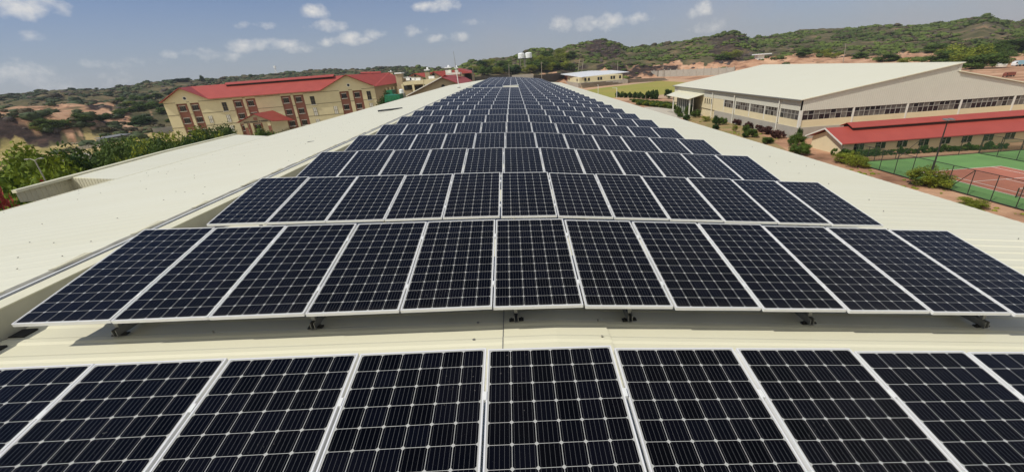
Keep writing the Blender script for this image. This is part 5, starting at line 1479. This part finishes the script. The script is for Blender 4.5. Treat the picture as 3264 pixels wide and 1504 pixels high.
for i, (a0, a1, b0, b1, y) in enumerate(((410, 560, 295, 335, 175), (570, 720, 395, 440, 178), (1730, 1900, 290, 350, 150), (1590, 1740, 300, 360, 190))):
    mb = MB(); qbox(CA, a0, a1, b0, b1, y, 5, 'tank_white' if i < 2 else 'trim_white', mb); P = on(*CA(a0, b1), y=y); Q = on(*CA(a1, b1), y=y); mb.box(P[0] + .1, Q[0] - .1, y + .5, y + 4, G, P[2], 'tan_wall')
    o = mb.build('flat_roof_hut'); tag(o, 'white flat-roofed structure ' + ['just right of the hostel roof', 'between hostel roof end and cream flat block', 'in front of the tank tower beside the lightning rod', 'below the tallest tank tower'][i], 'building', 'white flat-roofed structures')
# white water tank, green tarpaulin and shed beside it
P = on(*CA(578, 770), y=112)
wt = abs(on(*CA(628, 770), y=112)[0] - P[0]); r = empty('water_tank', (P[0], 112, P[2]), 'white cylindrical water tank beside the green tarpaulin', 'water tank'); ht = on(*CA(578, 680), y=112)[2] - P[2]
mb = MB(); mb.lathe(P, [(wt, 0), (wt, ht * .3), (wt * .96, ht * .33), (wt, ht * .36), (wt, ht * .85), (wt * .7, ht * 1.0), (wt * .3, ht * 1.06)], 'tank_white', 16); mb.build('tank', r)
mb = MB(); mb.box(P[0] - wt * 1.1, P[0] + wt * 1.1, P[1] - wt, P[1] + wt, G, P[2], 'concrete'); mb.build('plinth', r)
mb = MB(); Y = 108
mb.prism([on(*CA(190, 980), y=Y), on(*CA(540, 900), y=Y), on(*CA(520, 790), y=Y), on(*CA(450, 815), y=Y), on(*CA(330, 825), y=Y), on(*CA(180, 815), y=Y)], (0, 6, 0), 'green_tarp'); o = mb.build('green_tarpaulin'); tag(o, 'bright green tarpaulin draped over a shed behind the left roof edge', 'tarpaulin')
mb = MB(); qbox(CA, 230, 350, 700, 800, 125, 4, 'green_tarp', mb); o = mb.build('green_shed'); tag(o, 'dark green shed under the hostel eave above the tarpaulin', 'shed')
for i, (u, v, w) in enumerate(((1222, 284, 5), (1240, 288, 4), (1258, 296, 4))):
    P = on(u, v, y=118); tree(P[0], P[1], G, w, P[2] - G, 'leaf_dark', 'dark tree beside the green shed, ' + ['leftmost', 'middle', 'rightmost'][i], 'trees beside the green shed', seed=200 + i, crown_from=.2)

# ------------------------------------------------------------------ things on the hills
P = on(1675, 205, d=430); r = empty('hilltop_tank_stand', (P[0], P[1], terrain_z(P[0], P[1])), 'pair of white water tanks on a dark stand on the hill slope', 'water tanks')
zt = on(1675, 186, d=430)[2]; zb_ = terrain_z(P[0], P[1]); s_ = .30
mb = MB(); mb.box(P[0] - 7, P[0] + 7, P[1] - 2.5, P[1] + 2.5, zt - .6, zt, 'dark_steel')
mb.build('platform', r)
for dx_ in (-5.5, -.5, 5):
    mb = MB(); mb.box(P[0] + dx_ - (.9 if dx_ == -.5 else .3), P[0] + dx_ + (.9 if dx_ == -.5 else .3), P[1] - .5, P[1] + .5, zb_ - 2, zt - .6, 'concrete' if dx_ == -.5 else 'dark_steel'); mb.build('leg', r)
for dx_ in (-3.4, 3.4):
    mb = MB(); mb.lathe((P[0] + dx_, P[1], zt), [(3.1, 0), (3.1, 3.9), (2.6, 4.5), (1, 4.8)], 'tank_white', 16); mb.build('tank', r)
for i, (u, v0_, v1_, lab, cross) in enumerate(((1726, 236, 198, 'wooden electricity pole in front of the green hillside, behind the roof end', 1), (1658, 200, 182, 'thin pole left of the hilltop tanks', 0), (1844, 228, 190, 'leaning pale pole left of the pavilion, left of a pair', 0), (1856, 228, 190, 'leaning pale pole left of the pavilion, right of a pair', 0), (1969, 224, 196, 'pole behind the pavilion roof', 0), (2114, 242, 205, 'pole beside the concrete wall', 0), (2693, 196, 138, 'pale leaning electricity pole behind the sports hall roof', 0), (1622, 240, 205, 'forked pole at the hill foot behind the roof end', 0), (1507, 250, 215, 'pale post among trees left of the roof end', 0))):
    d_ = 335 if i in (0, 7, 8) else 425
    B = on(u + (-4 if i in (2, 3, 6) else 0), v0_, d=d_); T = on(u + (4 if i in (2, 3, 6) else 0), v1_, d=d_)
    r = empty('utility_pole', B, lab, 'pole', 'poles on the hillside'); mb = MB(); mb.bar(B - [0, 0, 4], T, .28, 'pole_wood', r2=.18); mb.build('pole', r)
    if cross:
        mb = MB(); mb.bar(T + [-1, 0, -.8], T + [1, 0, -.8], .12, 'pole_wood'); mb.build('crossarm', r)
B = on(881, 240, d=790); T = on(875, 213, d=790); r = empty('telecom_mast', B, 'tiny pale telecom mast on the skyline above the hostel roof', 'mast'); mb = MB()
for s_ in (-1, 1): mb.bar(B + [s_ * 1.6, 0, -6], T + [s_ * .5, 0, 0], .3, 'tank_white')
for k in range(5):
    a = B + (T - B) * k / 5; b = B + (T - B) * (k + 1) / 5; mb.bar(a + [-1.6 + .22 * k, 0, 0], b + [1.4 - .22 * k, 0, 0], .2, 'tank_white')
mb.build('lattice', r); mb = MB(); mb.box(T[0] - 1.6, T[0] + 1.6, T[1] - 1, T[1] + 1, T[2] - 2, T[2] + 1, 'tank_white'); mb.build('antenna', r)
P = hit(2425, 188) if hit(2425, 188) is not None else on(2425, 186, d=470)
r = empty('hillside_hut', P, 'tiny white flat-roofed hut at the foot of the middle hill', 'hut'); mb = MB(); mb.box(P[0] - 6, P[0] + 8, P[1] - 3, P[1] + 5, P[2] + 3.3, P[2] + 4.1, 'tank_white'); mb.build('roof', r)
mb = MB(); mb.box(P[0] - 4, P[0] + 2, P[1] - 2, P[1] + 4, P[2] - 2, P[2] + 3.3, 'trim_white'); mb.build('wall', r)
# truck and covered load on the sand at far right
P = hit(3214, 246) if hit(3214, 246) is not None else on(3214, 243, d=320)
def vehicle(P, label, body, cab, name, L_=6.5, k=1.0):
    r = empty(name, P, label, 'truck'); r.scale = (k, k, k); mb = MB(); mb.box(P[0] - L_ * .35, P[0] + L_ * .5, P[1] - 1.2, P[1] + 1.2, P[2] + 1.0, P[2] + 3.0, body); mb.build('load_bed', r)
    mb = MB(); mb.prism([(P[0] - L_ * .5, P[1] - 1.1, P[2] + .7), (P[0] - L_ * .36, P[1] - 1.1, P[2] + .7), (P[0] - L_ * .36, P[1] - 1.1, P[2] + 2.8), (P[0] - L_ * .46, P[1] - 1.1, P[2] + 2.7), (P[0] - L_ * .5, P[1] - 1.1, P[2] + 1.8)], (0, 2.2, 0), cab); c_ = mb.build('cab', r)
    mb = MB(); mb.box(P[0] - L_ * .47, P[0] - L_ * .38, P[1] - 1.16, P[1] - 1.1, P[2] + 1.8, P[2] + 2.5, 'dark_glass'); sub(mb, 'side_window', c_)
    for dx_ in (-.4, .1, .35):
        for dy_ in (-1.25, .95):
            mb = MB(); mb.bar((P[0] + L_ * dx_, P[1] + dy_, P[2] + .5), (P[0] + L_ * dx_, P[1] + dy_ + .3, P[2] + .5), .52, 'rubber', seg=12); mb.build('wheel', r)
vehicle(P, 'rusty red truck on the sandy slope at the far right', 'rust_metal', 'rust_metal', 'truck', 6.5, .6)
P = hit(3252, 212) if hit(3252, 212) is not None else on(3252, 210, d=350)
vehicle(P, 'pale blue truck on the sand cut by the right edge of the picture', 'blue_sheet', 'tank_white', 'truck', 9)
P = hit(3190, 214) if hit(3190, 214) is not None else on(3190, 212, d=360)
mb = MB(); mb.lathe(P, [(2.2, 0), (2.4, 1.2), (1.6, 2.6), (.5, 3.1)], 'trim_white', 9); o = mb.build('pale_boulder'); tag(o, 'pale boulder on the sand left of the blue truck', 'boulder')
# big acacias behind the sports hall at the far right
for i, (u, v, w) in enumerate(((3020, 212, 22), (3062, 205, 26), (3110, 196, 24), (3150, 202, 20), (3090, 215, 20), (3130, 220, 18), (2830, 197, 14), (2880, 200, 8), (3235, 168, 22), (3200, 172, 16), (2330, 188, 18), (2305, 192, 14), (2560, 180, 16), (2620, 178, 14), (2980, 168, 16), (2740, 186, 12), (2650, 186, 12))):
    P = hit(u, v)
    if P is None: continue
    tree(P[0], P[1], P[2] - 1, w, w * .5, ('leaf_mid', 'leaf_olive', 'leaf_mid')[i % 3], f'spreading green acacia on sand behind the sports hall, {ORD[i]} of the group', 'acacias behind the sports hall', seed=220 + i, crown_from=.1)
# greener trees at the hill foot beyond the roof end
for i, (u, v, w) in enumerate([(1480, 246, 12), (1500, 240, 12), (1520, 236, 14), (1545, 240, 14), (1570, 236, 12), (1590, 238, 12), (1612, 232, 14), (1640, 236, 14), (1700, 228, 16), (1690, 236, 14), (1722, 222, 16), (1750, 228, 14), (1770, 224, 14), (1795, 222, 14), (1815, 226, 12), (1740, 210, 16), (1765, 205, 16), (1790, 200, 18), (1820, 190, 16), (1710, 206, 16), (1745, 192, 18), (1785, 182, 16), (1535, 218, 14), (1560, 214, 14), (1600, 216, 12)]):
    P = hit(u, v)
    if P is None: continue
    kd = ('leaf_mid', 'leaf_olive')[i % 2] if 1660 < u < 1830 else ('leaf_mid', 'leaf_dark', 'leaf_olive')[i % 3]
    tree(P[0], P[1], P[2] - .5, w, w * .62, kd, f'hill-foot tree beyond the far roof end, {ORD[i]} of the belt', 'trees at the hill foot beyond the roof', seed=250 + i, crown_from=.12)
# skyline trees on the left ridge
for i, (u, v, w, h) in enumerate(((647, 262, 13, 16), (330, 285, 12, 7), (225, 276, 14, 8), (115, 300, 10, 7), (560, 258, 30, 8), (590, 257, 26, 8), (530, 262, 20, 7), (740, 248, 16, 7), (805, 240, 20, 8), (1060, 224, 18, 6), (1000, 226, 14, 6), (40, 306, 12, 6), (1294, 216, 24, 10), (1341, 214, 26, 9))):
    P = on(u, v, d=700); z = terrain_z(P[0], P[1]); tree(P[0], P[1], z - 1, w * .55, h * .62, 'leaf_dark', f'dark tree breaking the left skyline, {ORD[i]} in the group', 'skyline trees on the left ridge', seed=280 + i, crown_from=.15)
# left middle ground: low buildings and walls between the trees
P = on(352, 440, z=G + 3); r = empty('green_roof_shed', P * [1, 1, 0] + [0, 0, G], 'low shed with dull green roof in the field left of the hostel', 'shed')
Q0, Q1 = g((345, 455)), g((425, 440)); d = Q1 - Q0; n_ = np.array([-d[1], d[0], 0]) / np.linalg.norm(d) * 9
mb = MB(); mb.slab([Q0 + [0, 0, 1.7], Q1 + [0, 0, 1.7], Q1 + n_ * .5 + [0, 0, 2.0], Q0 + n_ * .5 + [0, 0, 2.0]], .2, 'gutter_grey'); mb.build('roof', r)
mb = MB(); mb.prism([Q0 + n_ * .05, Q1 + n_ * .05, Q1 + n_ * .45, Q0 + n_ * .45], (0, 0, 1.45), 'gutter_grey'); mb.build('wall', r)
wall(g((325, 458)), g((400, 447)), G, .55, 'red_roof', 'low red-painted wall before the green-roofed shed', 0, None)
wall(g((245, 478)), g((330, 469)), G, 1.0, 'grey_wall', 'grey boundary wall among the trees left of the hostel', 0, None)
wall(g((490, 425)), g((560, 417)), G, 2.0, 'grey_wall', 'dull grey wall behind trees at the hostel left corner', 0, None)
P = g((419, 408)); mb = MB(); mb.box(P[0] - 6, P[0] + 6, P[1], P[1] + 6, G, G + 2.6, 'concrete'); o = mb.build('ruined_hut'); tag(o, 'small roofless stone hut in the dry field beside the dark round bush', 'hut')
P = g((20, 436)); mb = MB(); mb.slab([P + [-4, 0, 3.2], P + [4, 0, 3.2], P + [4, 4, 3.6], P + [-4, 4, 3.6]], 3.2, 'tank_white'); o = mb.build('white_hut'); tag(o, 'tiny white hut by the dirt road at the left edge', 'hut')
# lamp posts among the left trees
for i, (u0, v0_, u1, v1_, lab) in enumerate(((143, 572, 115, 512, 'thin grey lamp post rising behind the canopy edge left of the dark tree'), (250, 480, 240, 458, 'pale lamp post between the dark tree and the tree belt'))):
    dd = 34 if i == 0 else 90
    B = on(u0, v0_, d=dd); T = on(u0 + (u1 - u0), v1_, d=dd); T = np.array([B[0], B[1], T[2]]); r = empty('lamp_post', (B[0], B[1], G), lab, 'lamp post', 'lamp posts left of the canopy')
    mb = MB(); mb.bar((B[0], B[1], G), T, .028, 'pole_grey'); mb.build('pole', r)
    mb = MB(); mb.bar(T, T + [.3, -.1, .1], .018, 'pole_grey'); mb.bar(T, T + [-.3, .1, .1], .018, 'pole_grey'); mb.build('arm', r)
    for s_ in (-1, 1):
        mb = MB(); mb.slab([T + [s_ * .36 - .1, -.05, .12], T + [s_ * .36 + .1, -.05, .12], T + [s_ * .36 + .1, .05, .12], T + [s_ * .36 - .1, .05, .12]], .04, 'pole_grey'); mb.build('lamp_head', r)

# ------------------------------------------------------------------ the air between here and the far hills
m = bpy.data.materials.new('haze_air'); m.use_nodes = True
N, L = m.node_tree.nodes, m.node_tree.links
N.clear(); out = N.new('ShaderNodeOutputMaterial'); pv_ = N.new('ShaderNodeVolumePrincipled')
pv_.inputs['Color'].default_value = (0.80, 0.86, 0.95, 1); pv_.inputs['Density'].default_value = 0.00014; pv_.inputs['Anisotropy'].default_value = 0.2
L.new(pv_.outputs[0], out.inputs['Volume'])
MAT['haze_air'] = m
mb = MB(); mb.box(-2650, 2650, -2650, 2650, float(verts[:, 2].min()) - 1.0, 120, 'haze_air'); hz_ = mb.build('haze'); tag(hz_, kind='stuff')
